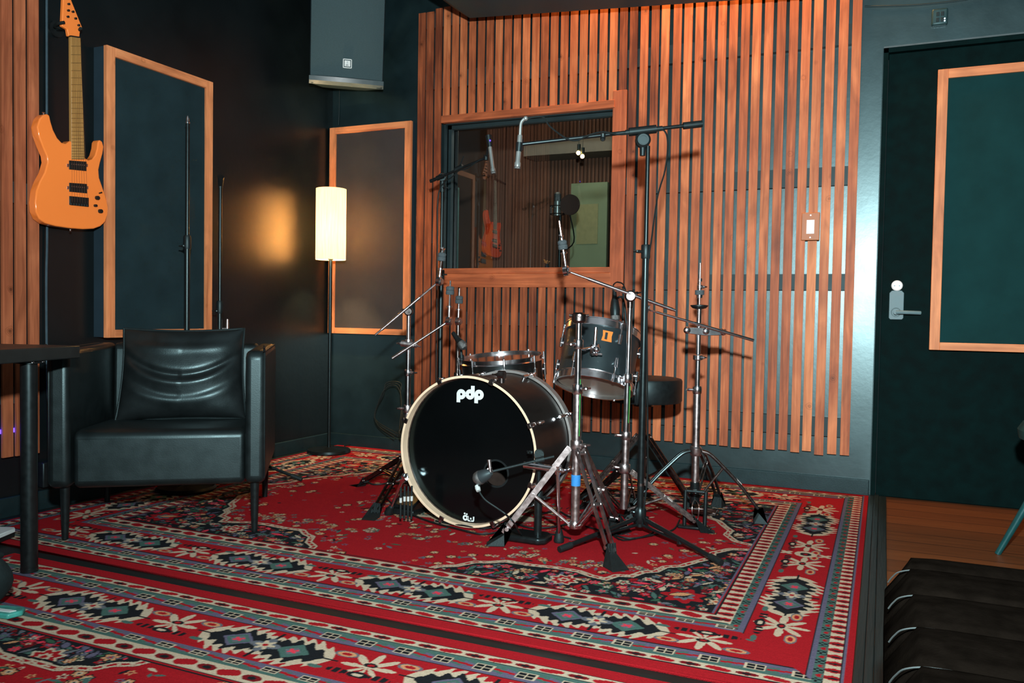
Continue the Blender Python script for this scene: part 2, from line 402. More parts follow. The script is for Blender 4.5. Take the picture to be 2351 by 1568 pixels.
# ------------------------------------------------------------------ the room
LX, BY, RX, RY, CZ = -3.045, 4.131, 1.75, -2.2, 2.95
WX0, WX1, WZ0, WZ1 = -2.262, -1.288, 1.06, 1.86          # window opening
DX0, DX1, DZ = -.036, .90, 2.034                          # door opening
b = BM()
for a in ((LX, WX0, 0, CZ), (WX0, WX1, 0, WZ0), (WX0, WX1, WZ1, CZ), (WX1, DX0, 0, CZ), (DX0, DX1, DZ, CZ), (DX1, RX, 0, CZ)):
    box(b, a[0], a[1], BY, BY+.12, a[2], a[3])
bmesh.ops.remove_doubles(b, verts=b.verts, dist=.0005)
struct(obj('wall_back', b, 'wall', smooth=False))
b = BM(); box(b, LX-.12, LX, RY, BY+.12, 0, CZ); struct(obj('wall_left', b, 'wall_left', smooth=False))
b = BM(); box(b, RX, RX+.12, RY, BY+.12, 0, CZ); struct(obj('wall_right', b, 'wall', smooth=False))
b = BM(); box(b, LX-.12, RX+.12, RY-.12, RY, 0, CZ); struct(obj('wall_front', b, 'wall', smooth=False))
b = BM(); box(b, LX-.12, RX+.12, RY-.12, BY+.12, CZ, CZ+.1); struct(obj('ceiling', b, 'ceiling', smooth=False))
b = BM(); box(b, LX-.12, RX+.12, RY-.12, BY+.12, -.1, 0); struct(obj('floor', b, 'wood_floor', smooth=False))
b = BM(); box(b, LX+.001, -.042, RY+.001, BY-.001, 0, .003); struct(obj('floor_underlay', b, 'underlay', smooth=False))
b = BM()
for x0, x1, z in ((-.041, -.020, .012), (-.0195, .0, .016), (.0005, .03, .012)): box(b, x0, x1, RY+.001, BY-.002, 0, z)
struct(obj('trim_1', b, 'strip', smooth=False, bevel=.002))
# baseboards: a flat board with a small bevel
def baseboard(name, x0, x1, y0, y1):
    b = BM(); box(b, x0, x1, y0, y1, .003, .080)
    struct(obj(name, b, 'base', smooth=False, bevel=.004))
baseboard('baseboard_back', LX+.012, -.042, BY-.014, BY-.0005)
baseboard('baseboard_left', LX+.0005, LX+.014, RY, BY-.015)
# beam hanging below the ceiling in front of the slats
b = BM()
y0 = 3.86
A = [(-2.131, 3.88, 2.495), (-2.093, 3.88, 2.4), (-2.013, 3.88, 2.347), (-0.8253, 3.86, 2.264), (-0.2619, 3.84, 2.224)]
zt = 2.93
poly = [(A[0][0], A[0][2]), (A[1][0], A[1][2]), (A[2][0], A[2][2]), (A[3][0], A[3][2]), (A[4][0], A[4][2]), (A[4][0], zt), (A[0][0]-.02, zt)]
prism(b, poly, lambda x, z, d: V((x, d, z)), 3.60, 3.90)
struct(obj('beam', b, 'soffit', smooth=False, bevel=.004))
# ceiling anchor strap so the beam meets the ceiling
b = BM(); box(b, -2.0, -.6, 3.70, 3.80, zt-.005, CZ); struct(obj('trim_2', b, 'soffit', smooth=False))

# ------------------------------------------------------------------ slatted wall
def add_tone(o, n_per, tones):
    me = o.data; a = me.color_attributes.new('tone', 'FLOAT_COLOR', 'POINT')
    data = []
    for i in range(len(me.vertices)):
        t = tones[i//n_per]; data += [t[0], t[1], 0, 1]
    a.data.foreach_set('color', data)

def slat_boards(name, specs, m, parent, axis='x', front=4.086, depth=.008, bev=.002):
    """specs: (lo, hi, z0, z1, tone)."""
    b = BM(); tones = []
    for lo, hi, z0, z1, t in specs:
        j = random.uniform(-.002, .002)
        if axis == 'x': box(b, lo, hi, front+j, front+depth, z0, z1)
        else: box(b, front-depth, front+j, lo, hi, z0, z1)
        tones.append((t, random.random()))
    o = obj(name, b, m, parent, smooth=False)
    add_tone(o, 8, tones)
    return o

SF = 4.086
sw = thing('slat_cladding', 'tall orange-stained timber slat cladding around the control room window', 'slat wall', (-1.3, SF, .19))
left3 = [(-2.432, -2.387, .19, 2.488, .26), (-2.379, -2.335, .19, 2.488, .2), (-2.324, -2.282, .19, 2.50, .22)]
slat_boards('slat_field', left3, 'slat', sw)
top = []
xs = [-2.27, -2.219, -2.167, -2.113, -2.058, -2.005, -1.952, -1.899, -1.846, -1.793, -1.738, -1.687, -1.633, -1.577, -1.524, -1.471, -1.419, -1.365, -1.311]
tt = [.62, .5, .62, .45, .45, .42, .6, .42, .5, .6, .55, .38, .5, .4, .5, .66, .62, .6, .72]
for x, t in zip(xs, tt): top.append((x, x+.0405, 1.90, 2.505+random.uniform(-.004, .004) if x < -2.05 else 2.90, t))
slat_boards('slat_field', top, 'slat', sw)
bot = []
for k in range(20):
    x = -2.255+k*.0524
    bot.append((x, x+.0400, .21+random.uniform(-.004, .004), .955, .22+.16*random.random()))
slat_boards('slat_field', bot, 'slat', sw)
xr = [-1.258, -1.206, -1.151, -1.096, -1.045, -.985, -.932, -.878, -.822, -.768, -.715, -.659, -.607, -.552, -.496, -.441, -.386, -.334, -.28, -.224, -.169]
tr = [.18, .2, .48, .3, .66, .5, .62, .55, .5, .62, .55, .5, .64, .5, .42, .4, .62, .66, .55, .6, .5]
zr = [.21, .205, .20, .196, .19, .192, .186, .190, .186, .192, .190, .186, .192, .184, .190, .192, .186, .196, .182, .190, .190, .192]
rt = []
for i, (x, t) in enumerate(zip(xr, tr)):
    x0, x1 = x, x+.0395
    # slats lean a touch, as fixed by hand
    rt.append((x0, x1, zr[i], 2.92, t))
i4 = 17  # the slat cut round the switch plate
x0 = rt[i4][0]
rt[i4] = (x0, x0+.0395, zr[i4], 1.172, .8); rt.append((x0, x0+.0395, 1.30, 2.92, .68))
slat_boards('slat_field', rt, 'slat', sw)
def batten(z0, z1, x0, x1):
    b = BM(); box(b, x0, x1, SF+.0086, BY-.0005, z0, z1); obj('batten', b, 'black_gap', sw, smooth=False)
batten(.27, .355, -2.43, -.14); batten(.945, 1.02, WX1+.08, -.14); batten(.75, .82, -2.16, WX1+.05); batten(1.425, 1.51, WX1+.06, -.14); batten(2.06, 2.15, -2.43, -.14); batten(1.2, 1.28, -2.43, -2.285)
batten(2.40, 2.48, -2.43, -.14)

# window: head board, sill, jamb board, reveals, glass
win = BM(); box(win, WX0-.012, WX1+.012, SF-.014, SF+.022, 1.864, 1.903)
w1 = struct(obj('window_1', win, 'trimx', smooth=False, bevel=.002))
b = BM(); box(b, -2.275, WX1+.008, SF-.006, SF+.02, .955, 1.030); box(b, -2.275, WX1+.0, SF+.001, BY+.06, 1.031, 1.060)
obj('window_sill', b, 'trimx', w1, smooth=False, bevel=.002)
b = BM(); box(b, WX1+.001, -1.214, SF-.004, SF+.018, .96, 1.95)
obj('window_jamb', b, 'trimz', w1, smooth=False, bevel=.002)
b = BM(); box(b, WX0-.008, WX0, SF+.019, BY+.13, WZ0, WZ1); box(b, WX1, WX1+.008, SF+.019, BY+.13, WZ0, WZ1); box(b, WX0, WX1, SF+.023, BY+.13, WZ1, WZ1+.008)
box(b, WX0, WX0+.02, BY+.01, BY+.04, WZ0, WZ1); box(b, WX0, WX1, BY+.01, BY+.04, WZ1-.02, WZ1)
obj('window_reveal', b, 'black_gap', w1, smooth=False)
b = BM(); box(b, WX0+.001, WX1-.001, BY+.045, BY+.049, WZ0+.001, WZ1-.001)
obj('pane', b, 'glass', w1, smooth=False)

# switch plate set into the slats
t = thing('light_switch', 'white rocker light switch in a wooden plate set among the slats', 'light switch', (-.322, SF-.004, 1.237))
b = BM(); box(b, -.363, -.283, SF-.012, SF-.0025, 1.174, 1.302); obj('cover_plate', b, 'plate_wood', t, bevel=.003)
b = BM(); prism(b, [(-.340, 1.204), (-.306, 1.204), (-.306, 1.268), (-.340, 1.268)], lambda x, z, d: V((x, d+(.004 if z > 1.24 else 0), z)), SF-.016, SF-.011); obj('rocker', b, 'switch_white', t)
for z in (1.187, 1.289):
    b = BM(); tube(b, (-.323, SF-.0135, z), (-.323, SF-.011, z), .003); obj('screw', b, 'worn_chrome', t)

# slats on the left wall
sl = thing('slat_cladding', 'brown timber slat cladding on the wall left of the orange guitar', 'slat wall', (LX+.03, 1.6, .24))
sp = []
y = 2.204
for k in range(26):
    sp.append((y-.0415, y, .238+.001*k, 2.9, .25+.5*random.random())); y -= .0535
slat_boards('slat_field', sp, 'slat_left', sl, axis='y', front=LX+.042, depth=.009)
for z0, z1 in ((.44, .50), (1.2, 1.28), (2.3, 2.38)):
    b = BM(); box(b, LX+.0005, LX+.0325, .86, 2.2, z0, z1); obj('batten', b, 'black_gap', sl, smooth=False)
b = BM(); tube(b, (LX+.010, 1.2, .335), (LX+.010, 2.19, .335), .008); o = obj('led_strip', b, 'blue_led', sl); o['label'] = 'violet blue glowing strip light behind the slats'

# acoustic panels
def acoustic_panel(name, label, u0, u1, z0, z1, wall, depth, side, fab, bw=.042):
    """side 'back': u is X on the back wall; side 'left': u is Y on the left wall."""
    cz = (z0+z1)/2
    def bx(b, a0, a1, d0, d1, c0, c1):
        if side == 'left': box(b, wall+d0, wall+d1, a0, a1, c0, c1)
        else: box(b, a0, a1, wall-d1, wall-d0, c0, c1)
    loc = (wall+.01, (u0+u1)/2, z0) if side == 'left' else ((u0+u1)/2, wall-.01, z0)
    t = thing(name, label, 'acoustic panel', loc)
    h = 'framey' if side == 'left' else 'framex'
    for a0, a1 in ((u0, u0+bw), (u1-bw, u1)):
        f = BM(); bx(f, a0, a1, depth-.02, depth, z0, z1); obj('frame_stile', f, 'framez', t, smooth=False, bevel=.0015)
    for c0, c1 in ((z0, z0+bw*.8), (z1-bw*.9, z1)):
        f = BM(); bx(f, u0+bw, u1-bw, depth-.02, depth, c0, c1); obj('frame_rail', f, h, t, smooth=False, bevel=.0015)
    f = BM(); bx(f, u0+.002, u1-.002, .0005, depth-.021, z0+.002, z1-.002); obj('panel_core', f, 'panel_side', t, smooth=False)
    # stretched cloth with a few soft folds
    f = BM(); n, m2 = 26, 40; g = []
    a0, a1, c0, c1 = u0+bw-.001, u1-bw+.001, z0+bw*.8-.001, z1-bw*.9+.001
    for i in range(n+1):
        row = []
        for k in range(m2+1):
            s, q = i/n, k/m2
            d = depth-.012 + .0016*math.sin((s*3.0+q*5)*2.2)*max(0, q-.5)*1.6
            a = a0+(a1-a0)*s; c = c0+(c1-c0)*q
            row.append(f.verts.new((wall+d, a, c) if side == 'left' else (a, wall-d, c)))
        g.append(row)
    for i in range(n):
        for k in range(m2): f.faces.new((g[i][k], g[i+1][k], g[i+1][k+1], g[i][k+1]))
    obj('fabric', f, fab, t)
    return t
acoustic_panel('acoustic_panel', 'pine-framed dark fabric panel on the wall behind the armchair', 2.481, 3.078, .684, 1.897, LX, .08, 'left', 'fabric')
acoustic_panel('acoustic_panel', 'pine-framed dark fabric panel, cloth coloured as lamplit, behind the lit floor lamp', -3.030, -2.470, .680, 1.895, BY, .05, 'back', 'fabric_lamplit')

# door
b = BM(); box(b, DX0+.022, DX1-.022, BY+.022, BY+.066, .006, DZ-.022)
dr = struct(obj('door_1', b, 'door', smooth=False, bevel=.003))
b = BM(); box(b, DX0, DX0+.02, BY+.001, BY+.12, 0, DZ); box(b, DX1-.02, DX1, BY+.001, BY+.12, 0, DZ); box(b, DX0, DX1, BY+.001, BY+.12, DZ-.02, DZ)
obj('door_jamb', b, 'door', dr, smooth=False)
b = BM(); box(b, DX0, DX1, BY-.003, BY+.0005, DZ, DZ+.007); obj('door_head_highlight', b, 'speaker_trim', dr, smooth=False)  # pale strip added as light caught on the edge above the door
b = BM(); box(b, DX0-.004, DX0, BY-.0015, BY+.001, 0, DZ); obj('door_side_bead', b, 'base', dr, smooth=False)
# framed panel on the door
px0, px1, pz0, pz1, bw = .184, .80, .684, 1.908, .041
yF = BY-.012
f = BM(); box(f, px0, px0+bw, yF-.02, yF, pz0, pz1); box(f, px1-bw, px1, yF-.02, yF, pz0, pz1); o1 = obj('door_panel', f, 'framez', dr, smooth=False, bevel=.0015); o1['label'] = 'pine-framed dark fabric panel on the black door'
for c0, c1 in ((pz0, pz0+.034), (pz1-.04, pz1)):
    f = BM(); box(f, px0+bw, px1-bw, yF-.02, yF, c0, c1); obj('frame_rail', f, 'framex', o1, smooth=False, bevel=.0015)
f = BM(); box(f, px0+.003, px1-.003, yF, BY+.021, pz0+.003, pz1-.003); box(f, px0+bw, px1-bw, yF-.010, yF, pz0+.034, pz1-.04); obj('fabric', f, 'fabric_door', o1, smooth=False)
# lock set
yd = BY+.022
f = BM(); prism(f, [(.018, .822), (.024, .815), (.072, .815), (.078, .822), (.078, .935), (.068, .946), (.028, .946), (.018, .935)], lambda x, z, d: V((x, d, z)), yd-.016, yd); o2 = obj('lock_body', f, 'lock_metal', dr, bevel=.002)
f = BM(); tube(f, (.047, yd-.017, .848), (.047, yd-.05, .848), .011); path(f, [(.047, yd-.05, .848), (.075, yd-.052, .848), (.12, yd-.05, .847), (.146, yd-.042, .846)], .0085, 10); obj('door_handle', f, 'lock_metal', o2)
f = BM(); lathe(f, [(0, .022), (.019, .022), (.0235, .018), (.0235, 0)], (.048, yd-.001, .968), (0, -1, 0), 32); o3 = obj('deadbolt', f, 'deadbolt', dr)
f = BM(); lathe(f, [(.017, 0), (.021, 0), (.021, .003), (.017, .003)], (.047, yd-.017, .848), (0, -1, 0), 24); obj('handle_rose', f, 'black_plastic', o2)
for s in (-1, 1):
    f = BM(); tube(f, (.048+.010*s, yd-.024, .967), (.048+.010*s, yd-.0225, .967), .003); obj('screw', f, 'black_metal', o3)
# sensor box over the door, cable along the wall
t = thing('wall_socket_box', 'small dark socket box high on the wall above the door', 'wall box', (.183, BY, 2.10))
f = BM(); box(f, .152, .216, BY-.026, BY, 2.104, 2.176); obj('housing', f, 'socket', t, bevel=.008, seg=3)
for k, z in enumerate((2.125, 2.150)):
    for x in (.176, .194):
        f = BM(); box(f, x-.006, x+.006, BY-.0285, BY-.0255, z-.009, z+.009); obj('socket', f, 'black_plastic', t, bevel=.001)
f = BM(); tube(f, (.203, BY-.028, 2.128), (.203, BY-.0255, 2.128), .003); tube(f, (.203, BY-.028, 2.118), (.203, BY-.0255, 2.118), .003); obj('indicator_light', f, 'white_led', t)
b = BM(); path(b, [(-0.1216, 4.124, 2.231), (0.066, 4.124, 2.21), (0.2205, 4.124, 2.204), (0.3532, 4.124, 2.208), (0.4902, 4.124, 2.204)], .0035, 6)
tag(obj('wall_cable', b, 'black_gap'), 'thin dark cable clipped along the wall high above the door', 'cable')
b = BM(); path(b, [(-3.039, 2.265, 2.082), (-3.037, 2.263, 1.572), (-3.035, 2.262, 1.11), (-3.036, 2.259, 0.9207), (-3.036, 2.26, 0.6442), (-3.036, 2.265, 0.4701), (-3.037, 2.277, 0.3204), (-3.037, 2.283, 0.1879)], .0045, 6)
tag(obj('wall_cable', b, 'grey_cable'), 'grey cable running down the wall behind the orange guitar', 'cable')
t = thing('wall_outlet', 'black outlet with a white adapter low on the wall beside the armchair', 'outlet', (-3.04, 2.256, 0.1218))
q = (-3.03, 2.249, 0.145)
f = BM(); box(f, LX+.0005, LX+.04, q[1]-.028, q[1]+.04, q[2]-.05, q[2]+.05); obj('housing', f, 'black_plastic', t, bevel=.005)
f = BM(); box(f, LX+.041, LX+.062, q[1]+.012, q[1]+.028, q[2]-.01, q[2]+.025); obj('adapter', f, 'white_card', t, bevel=.003)

# ------------------------------------------------------------------ the control room beyond the glass
b = BM(); GY = 6.25
box(b, -4.4, -.9, GY, GY+.1, -.0, 2.6); struct(obj('wall_beyond', b, 'brown_dark', smooth=False))
b = BM(); box(b, -4.5, -4.4, BY+.13, GY, 0, 2.6); box(b, -.9, -.8, BY+.13, GY, 0, 2.6); struct(obj('wall_beyond_sides', b, 'brown_dark', smooth=False))
b = BM(); box(b, -4.5, -.8, BY+.121, GY+.1, 2.6, 2.7); struct(obj('ceiling_beyond', b, 'ceiling', smooth=False))
b = BM(); box(b, -4.5, -.8, BY+.121, GY+.1, -.1, 0); struct(obj('floor_beyond', b, 'underlay', smooth=False))
rb = BM()
a0 = (-2.892, 6.2, 1.776); a1 = (-1.964, 6.2, 1.737)
x = a0[0]
while x < a1[0]:
    box(rb, x, x+.013, GY-.022, GY-.0005, 0, 2.59); x += .031
tag(obj('reflected_slat_ribs', rb, mat('reflected_slat_brown', (126, 86, 66), .7, var=.3, scale=3, stretch=(9, 1, .2)), smooth=False), 'fine brown ribs placed behind the window to imitate reflected slats', 'reflection ribs')  # ribs added behind the glass as a reflection of the slats
p0 = (-2.273, 6.18, 1.843); p1 = (-1.974, 6.18, 1.191)
b = BM(); box(b, p0[0], p1[0], 6.17, 6.215, 0.0, p0[2]); t2 = struct(obj('door_2', b, 'pale_green', smooth=False, bevel=.004))
r0 = (-2.219, 6.17, 1.676); r1 = (-2.045, 6.17, 1.367)
b = BM(); box(b, r0[0], r1[0], 6.162, 6.17, r1[2], r0[2]); obj('door_panel', b, mat('pale_yellow_panel', (172, 170, 120), .6, var=.1), t2, smooth=False)
s0 = (-2.6, 6, 2.176); s1 = (-1.894, 6, 2.03)
b = BM(); box(b, s0[0], -1.0, 5.98, GY-.023, s1[2]+.012, s0[2]-.03); struct(obj('trim_3', b, 'pale_wall', smooth=False))
for i, (xa, xb_) in enumerate(((1008, 1026), (1033, 1049))):
    c0 = (-2.911, 5.2, 1.703) if i == 0 else (-2.824, 5.2, 1.699); c1 = (-2.848, 5.2, 1.7) if i == 0 else (-2.768, 5.2, 1.696)
    b = BM(); box(b, c0[0], c1[0], 5.2, 5.24, 0, c0[2]); 
    tag(obj('upright_panel', b, 'teal_panel', smooth=False, bevel=.003), ('outer' if i == 0 else 'inner')+' grey-teal upright board standing behind the window glass', 'board', 'boards behind the window')
# glowing bulbs placed behind the glass as one bulb's doubled reflection
for i, p in enumerate(((-1.94, 5.4, 1.92), (-1.911, 5.4, 1.895))):
    t = thing('reflected_bulb', ('upper' if i == 0 else 'lower')+' of two glowing amber bulbs set behind the window as a doubled reflection', 'light bulb', p, 'amber bulb reflections placed behind the window')
    b = BM(); ball(b, p, .014, seg=20); obj('bulb', b, 'amber', t)
    b = BM(); tube(b, (p[0], p[1]+.01, p[2]+.018), (p[0], p[1]+.01, p[2]+.06), .012); tube(b, (p[0], p[1]+.01, p[2]+.06), (p[0], p[1]+.01, 2.6), .0012); obj('bulb_holder', b, 'black_plastic', t)

# ------------------------------------------------------------------ rugs, woven knot by knot
RED = lin(156, 24, 33)[:3]; DRED = lin(112, 20, 28)[:3]; DARK = lin(24, 29, 33)[:3]; CREAM = lin(186, 176, 152)[:3]
LAV = lin(92, 92, 114)[:3]; TEAL = lin(68, 102, 95)[:3]; TAN = lin(196, 146, 104)[:3]; GRN = lin(52, 92, 72)[:3]; GREY = lin(96, 104, 112)[:3]; PINK = lin(214, 60, 80)[:3]

def rug_pattern(W, H, res, per_x, per_y, flowers_x, seed):
    rs = np.random.RandomState(seed)
    nx, ny = int(round(W/res))+1, int(round(H/res))+1
    u = np.linspace(0, W, nx)[None, :].repeat(ny, 0); v = np.linspace(0, H, ny)[:, None].repeat(nx, 1)
    C = np.empty((ny, nx, 3)); C[:] = RED
    def put(mask, col): C[mask] = col
    eX = np.minimum(u, W-u); eY = np.minimum(v, H-v)
    cu, cv = u-W/2, v-H/2
    vert = (eX/.361) < (eY/.42)
    # ---- inner field
    IX, IY = .361, .42
    a = np.abs(cu); a = (W/2-IX)-a; bq = (H/2-IY)-np.abs(cv)
    inner = (a > 0) & (bq > 0)
    put(inner, DARK)
    poly = np.array([(-.05, .80), (.05, .76), (.09, .68), (.085, .60), (.12, .53), (.158, .436), (.20, .40), (.215, .33), (.25, .30), (.273, .229), (.315, .215), (.337, .150), (.40, .165), (.45, .195), (.52, .20), (.615, .186), (.69, .19), (.73, .15), (.77, .13), (.80, .06), (.85, .02), (.87, -.05)])
    poly[:, 0] *= min(1, (W/2-IX)/1.10)
    poly[:, 1] *= min(1, (H/2-IY)/.84)
    dist = np.full(a.shape, 9.0)
    for (x0, y0), (x1, y1) in zip(poly[:-1], poly[1:]):
        dx, dy = x1-x0, y1-y0
        t = np.clip(((a-x0)*dx+(bq-y0)*dy)/(dx*dx+dy*dy), 0, 1)
        dist = np.minimum(dist, np.hypot(a-x0-t*dx, bq-y0-t*dy))
    # inside test: ray crossing
    cls = list(map(tuple, poly)) + [(9, -9), (9, 9), (-9, 9)]
    ins = np.zeros(a.shape, bool)
    for i in range(len(cls)):
        x0, y0 = cls[i]; x1, y1 = cls[(i+1) % len(cls)]
        cond = ((y0 > bq) != (y1 > bq))
        with np.errstate(divide='ignore', invalid='ignore'):
            ins ^= cond & (a < (x1-x0)*(bq-y0)/(y1-y0+1e-12)+x0)
    field = inner & ins
    put(field, RED)
    # ---- stamps
    def stamp(x, y, r, n, cols, ang=0, sq=1.0, k=.35):
        i0, i1 = max(0, int((x-r*1.3)/res)), min(nx, int((x+r*1.3)/res)+2); j0, j1 = max(0, int((y-r*1.3)/res)), min(ny, int((y+r*1.3)/res)+2)
        if i0 >= i1 or j0 >= j1: return
        dx = u[j0:j1, i0:i1]-x; dy = (v[j0:j1, i0:i1]-y)*sq
        rr = np.hypot(dx, dy); th = np.arctan2(dy, dx)+ang
        edge = r*(1-k+k*np.cos(n*th))
        S = C[j0:j1, i0:i1]
        for f, c in zip((1.0, .78, .42, .2), cols):
            if c is not None: S[rr < edge*f] = c
    def leaf(x, y, L, wd, ang, col, out=None):
        r = L*1.2
        i0, i1 = max(0, int((x-r)/res)), min(nx, int((x+r)/res)+2); j0, j1 = max(0, int((y-r)/res)), min(ny, int((y+r)/res)+2)
        if i0 >= i1 or j0 >= j1: return
        dx = u[j0:j1, i0:i1]-x; dy = v[j0:j1, i0:i1]-y
        p = dx*math.cos(ang)+dy*math.sin(ang); q = -dx*math.sin(ang)+dy*math.cos(ang)
        prof = wd*np.clip(1-(p/L)**2, 0, 1)
        S = C[j0:j1, i0:i1]
        if out is not None: S[np.abs(q) < prof+.004*(np.abs(p) < L)] = out
        S[np.abs(q) < prof] = col
    def reg(x, y):
        A_ = (W/2-IX)-abs(x-W/2); B_ = (H/2-IY)-abs(y-H/2)
        if A_ < 0 or B_ < 0: return None, 0
        i, j = min(nx-1, int(x/res)), min(ny-1, int(y/res))
        return bool(ins[j, i]), dist[j, i]
    pal = [RED, LAV, TEAL, TAN, CREAM, GREY, DRED, GRN, PINK]
    def P(): return pal[rs.randint(len(pal))]
    # dark corners full of blossom
    n_d = int(5200*W*H/6.6)
    for _ in range(n_d):
        x, y = rs.uniform(IX, W-IX), rs.uniform(IY, H-IY); f, d = reg(x, y)
        if f is None or f or d < .012: continue
        z = rs.rand()
        if z < .45: stamp(x, y, rs.uniform(.014, .03), rs.choice([5, 6, 8]), (DARK, P(), P(), P()), rs.rand()*6, 1, .22)
        else: leaf(x, y, rs.uniform(.014, .032), rs.uniform(.005, .010), rs.rand()*3.1, P(), DARK)
    for sx in (-1, 1):
        for sy in (-1, 1):
            x, y = W/2+sx*(W/2-IX-.10), H/2+sy*(H/2-IY-.10)
            stamp(x, y, .085, 7, (DARK, RED, GREY, DARK), .4, 1.0, .16); leaf(x-.01*sx, y+.01, .035, .014, .5, TAN, DARK)
            x, y = W/2+sx*(W/2-IX-.46), H/2+sy*(H/2-IY-.085)
            stamp(x, y, .05, 8, (CREAM, RED, CREAM, RED), .2, 1.0, .15)
    # red field: sprigs, rings and flower clusters, denser by the scalloped edge
    for _ in range(int(2700*W*H/6.6)):
        x, y = rs.uniform(IX, W-IX), rs.uniform(IY, H-IY); f, d = reg(x, y)
        if not f or d < .045: continue
        rc = math.hypot((x-W/2)/.62, (y-H/2)/.42)
        near = d < .13 or rc < .8
        if rs.rand() > (.9 if near else .10): continue
        z = rs.rand()
        if z < .4: stamp(x, y, rs.uniform(.010, .02), 5, (None, [CREAM, GREY, TAN, LAV][rs.randint(4)], RED, DARK), rs.rand()*6, 1, .25)
        elif z < .8: leaf(x, y, rs.uniform(.010, .022), rs.uniform(.004, .007), rs.rand()*3.1, [GRN, GREY, CREAM, TEAL, DARK][rs.randint(5)])
        else: stamp(x, y, rs.uniform(.016, .024), 6, (DARK, TAN, CREAM, DARK), rs.rand()*6, 1, .12)
    stamp(W/2, H/2, .30, 8, (CREAM, DARK, RED, CREAM), 0, 1.3, .14)
    for k in range(8):
        an = k*PI/4; stamp(W/2+.19*math.cos(an), H/2+.14*math.sin(an), .045, 6, (CREAM, TEAL, TAN, RED), an, 1, .2)
    # sprays set at intervals along the long sides of the red field
    for sx in np.arange(-1.0, 1.01, .2):
        for sy in (-1, 1):
            x, y = W/2+sx*(W/2-IX)*.95, H/2+sy*(H/2-IY-.30)
            f, d = reg(x, y)
            if f: 
                for k in range(9):
                    an = rs.rand()*6.3; q = rs.uniform(.0, .085)
                    stamp(x+q*math.cos(an), y+q*.7*math.sin(an), rs.uniform(.012, .02), 6, (GRN, [TAN, CREAM, GREY][rs.randint(3)], RED, DARK), rs.rand(), 1, .2)
    # scalloped band
    edge = inner & (dist < .030)
    put(inner & (dist < .006), DARK)
    inn = edge & ins
    put(inn & (dist > .003) & (dist < .011), CREAM); put(inn & (dist >= .011) & (dist < .021), RED)
    dash = (np.sin((u+v)*150) > .45) | (np.sin((u-v)*150) > .6)
    put(inn & (dist >= .012) & (dist < .020) & dash, CREAM); put(inn & (dist >= .021) & (dist < .028), CREAM); put(inn & (dist >= .028), DRED)
    # ---- borders
    for hor in (True, False):
        msk = (~vert if hor else vert) & ~inner
        e = eY if hor else eX; t = cu if hor else cv
        if hor: B = dict(red=.046, g0=.046, g1=.080, s0=.080, s1=.142, m0=.142, m1=.310, q0=.310, q1=.355, h0=.355, h1=.408, end=.42)
        else: B = dict(red=.0165, g0=.024, g1=.060, s0=.060, s1=.096, m0=.096, m1=.262, q0=.262, q1=.301, h0=.301, h1=.350, end=.361)
        put(msk, RED)
        if not hor: put(msk & (e > .0165) & (e < .024), LAV)
        for k0, k1 in (('g0', 'g1'), ('h0', 'h1')):
            lo, hi = B[k0], B[k1]; c = (lo+hi)/2; w = (hi-lo)/2
            mm = msk & (e >= lo) & (e < hi); put(mm, CREAM)
            if hor:
                per = .128; ph = ((t/per) % 1)
                q = (ph-.25)*per; rr = (e-c)/(w*.62)
                oval = mm & ((q/.030)**2+(rr+.25*np.sin(q*90))**2 < 1); put(oval, RED)
                q = (ph-.75)*per; oval = mm & ((q/.026)**2+(rr*1.15)**2 < 1); put(oval, DRED)
                put(mm & ((q/.012)**2+(rr*2.2)**2 < 1), DARK)
            else:
                per = .043; q = ((t/per) % 1-.5)*per; x = (e-lo)/(hi-lo)
                wd = .0145*(1-.55*np.abs(x-.42)*1.6)
                put(mm & (np.abs(q) < wd) & (x > .07) & (x < .93), RED)
                put(mm & (np.abs(q+.002) < .005*(1-np.abs(x-.4)*1.7)), DARK)
            put(msk & (np.abs(e-lo) < .002), DARK); put(msk & (np.abs(e-hi) < .002), DARK)
        for k0, k1, flip in (('s0', 's1', 1), ('q0', 'q1', -1)):
            lo, hi = B[k0], B[k1]; c = (lo+hi)/2; w = hi-lo
            mm = msk & (e >= lo) & (e < hi)
            if hor:
                per = .105; ph = (t/per+.5) % 1
                up = ((e-c)*flip) > (ph-.5)*w*.55
                put(mm & up, LAV); put(mm & ~up, TEAL)
                q = (ph-.5)*per; z = e-c
                put(mm & (np.abs(q) < .024) & (np.abs(z) < w*.26) , CREAM)
                blk = (np.abs(q) < .021) & (np.abs(z) < w*.22) & (np.abs(np.abs(q)-.0105) < .0085) & (np.abs(np.abs(z)-w*.115) < w*.085)
                put(mm & blk, DARK)
                q2 = ((ph+.5) % 1-.5)*per
                put(mm & (np.abs(q2) < .026) & (np.abs(z-q2*.12) < .0045), PINK*0 if False else RED)
            else:
                half = (e-lo)/w
                tealside = (half < .62) if flip == 1 else (half > .38)
                put(mm & tealside, TEAL); put(mm & ~tealside, LAV)
                per = .056; q = ((t/per) % 1-.5)*per
                zc = lo+w*.32 if flip == 1 else hi-w*.32
                chk = (np.sin(q*340) > .1) ^ (np.sin((e-zc)*420+1) > 0)
                put(mm & tealside & (np.abs(q) < .014) & chk, DARK)
                put(mm & tealside & (np.abs(np.abs(q)-.028) < .008) & (np.abs(e-zc-(np.abs(q)-.028)*.6) < .005), RED)
                put(msk & (np.abs(e-(lo if flip == -1 else hi)) < .0018), DARK)
        put(msk & (np.abs(e-B['s1']) < .002), DARK)
        # main border
        lo, hi = B['m0'], B['m1']; ec = (lo+hi)/2; mm = msk & (e >= lo+.003) & (e < hi-.003)
        per = per_x if hor else per_y; half = (W if hor else H)/2
        mids = []; k = 0
        shift = flowers_x if hor else .5
        cent = [(k+shift)*per for k in range(-6, 6)]
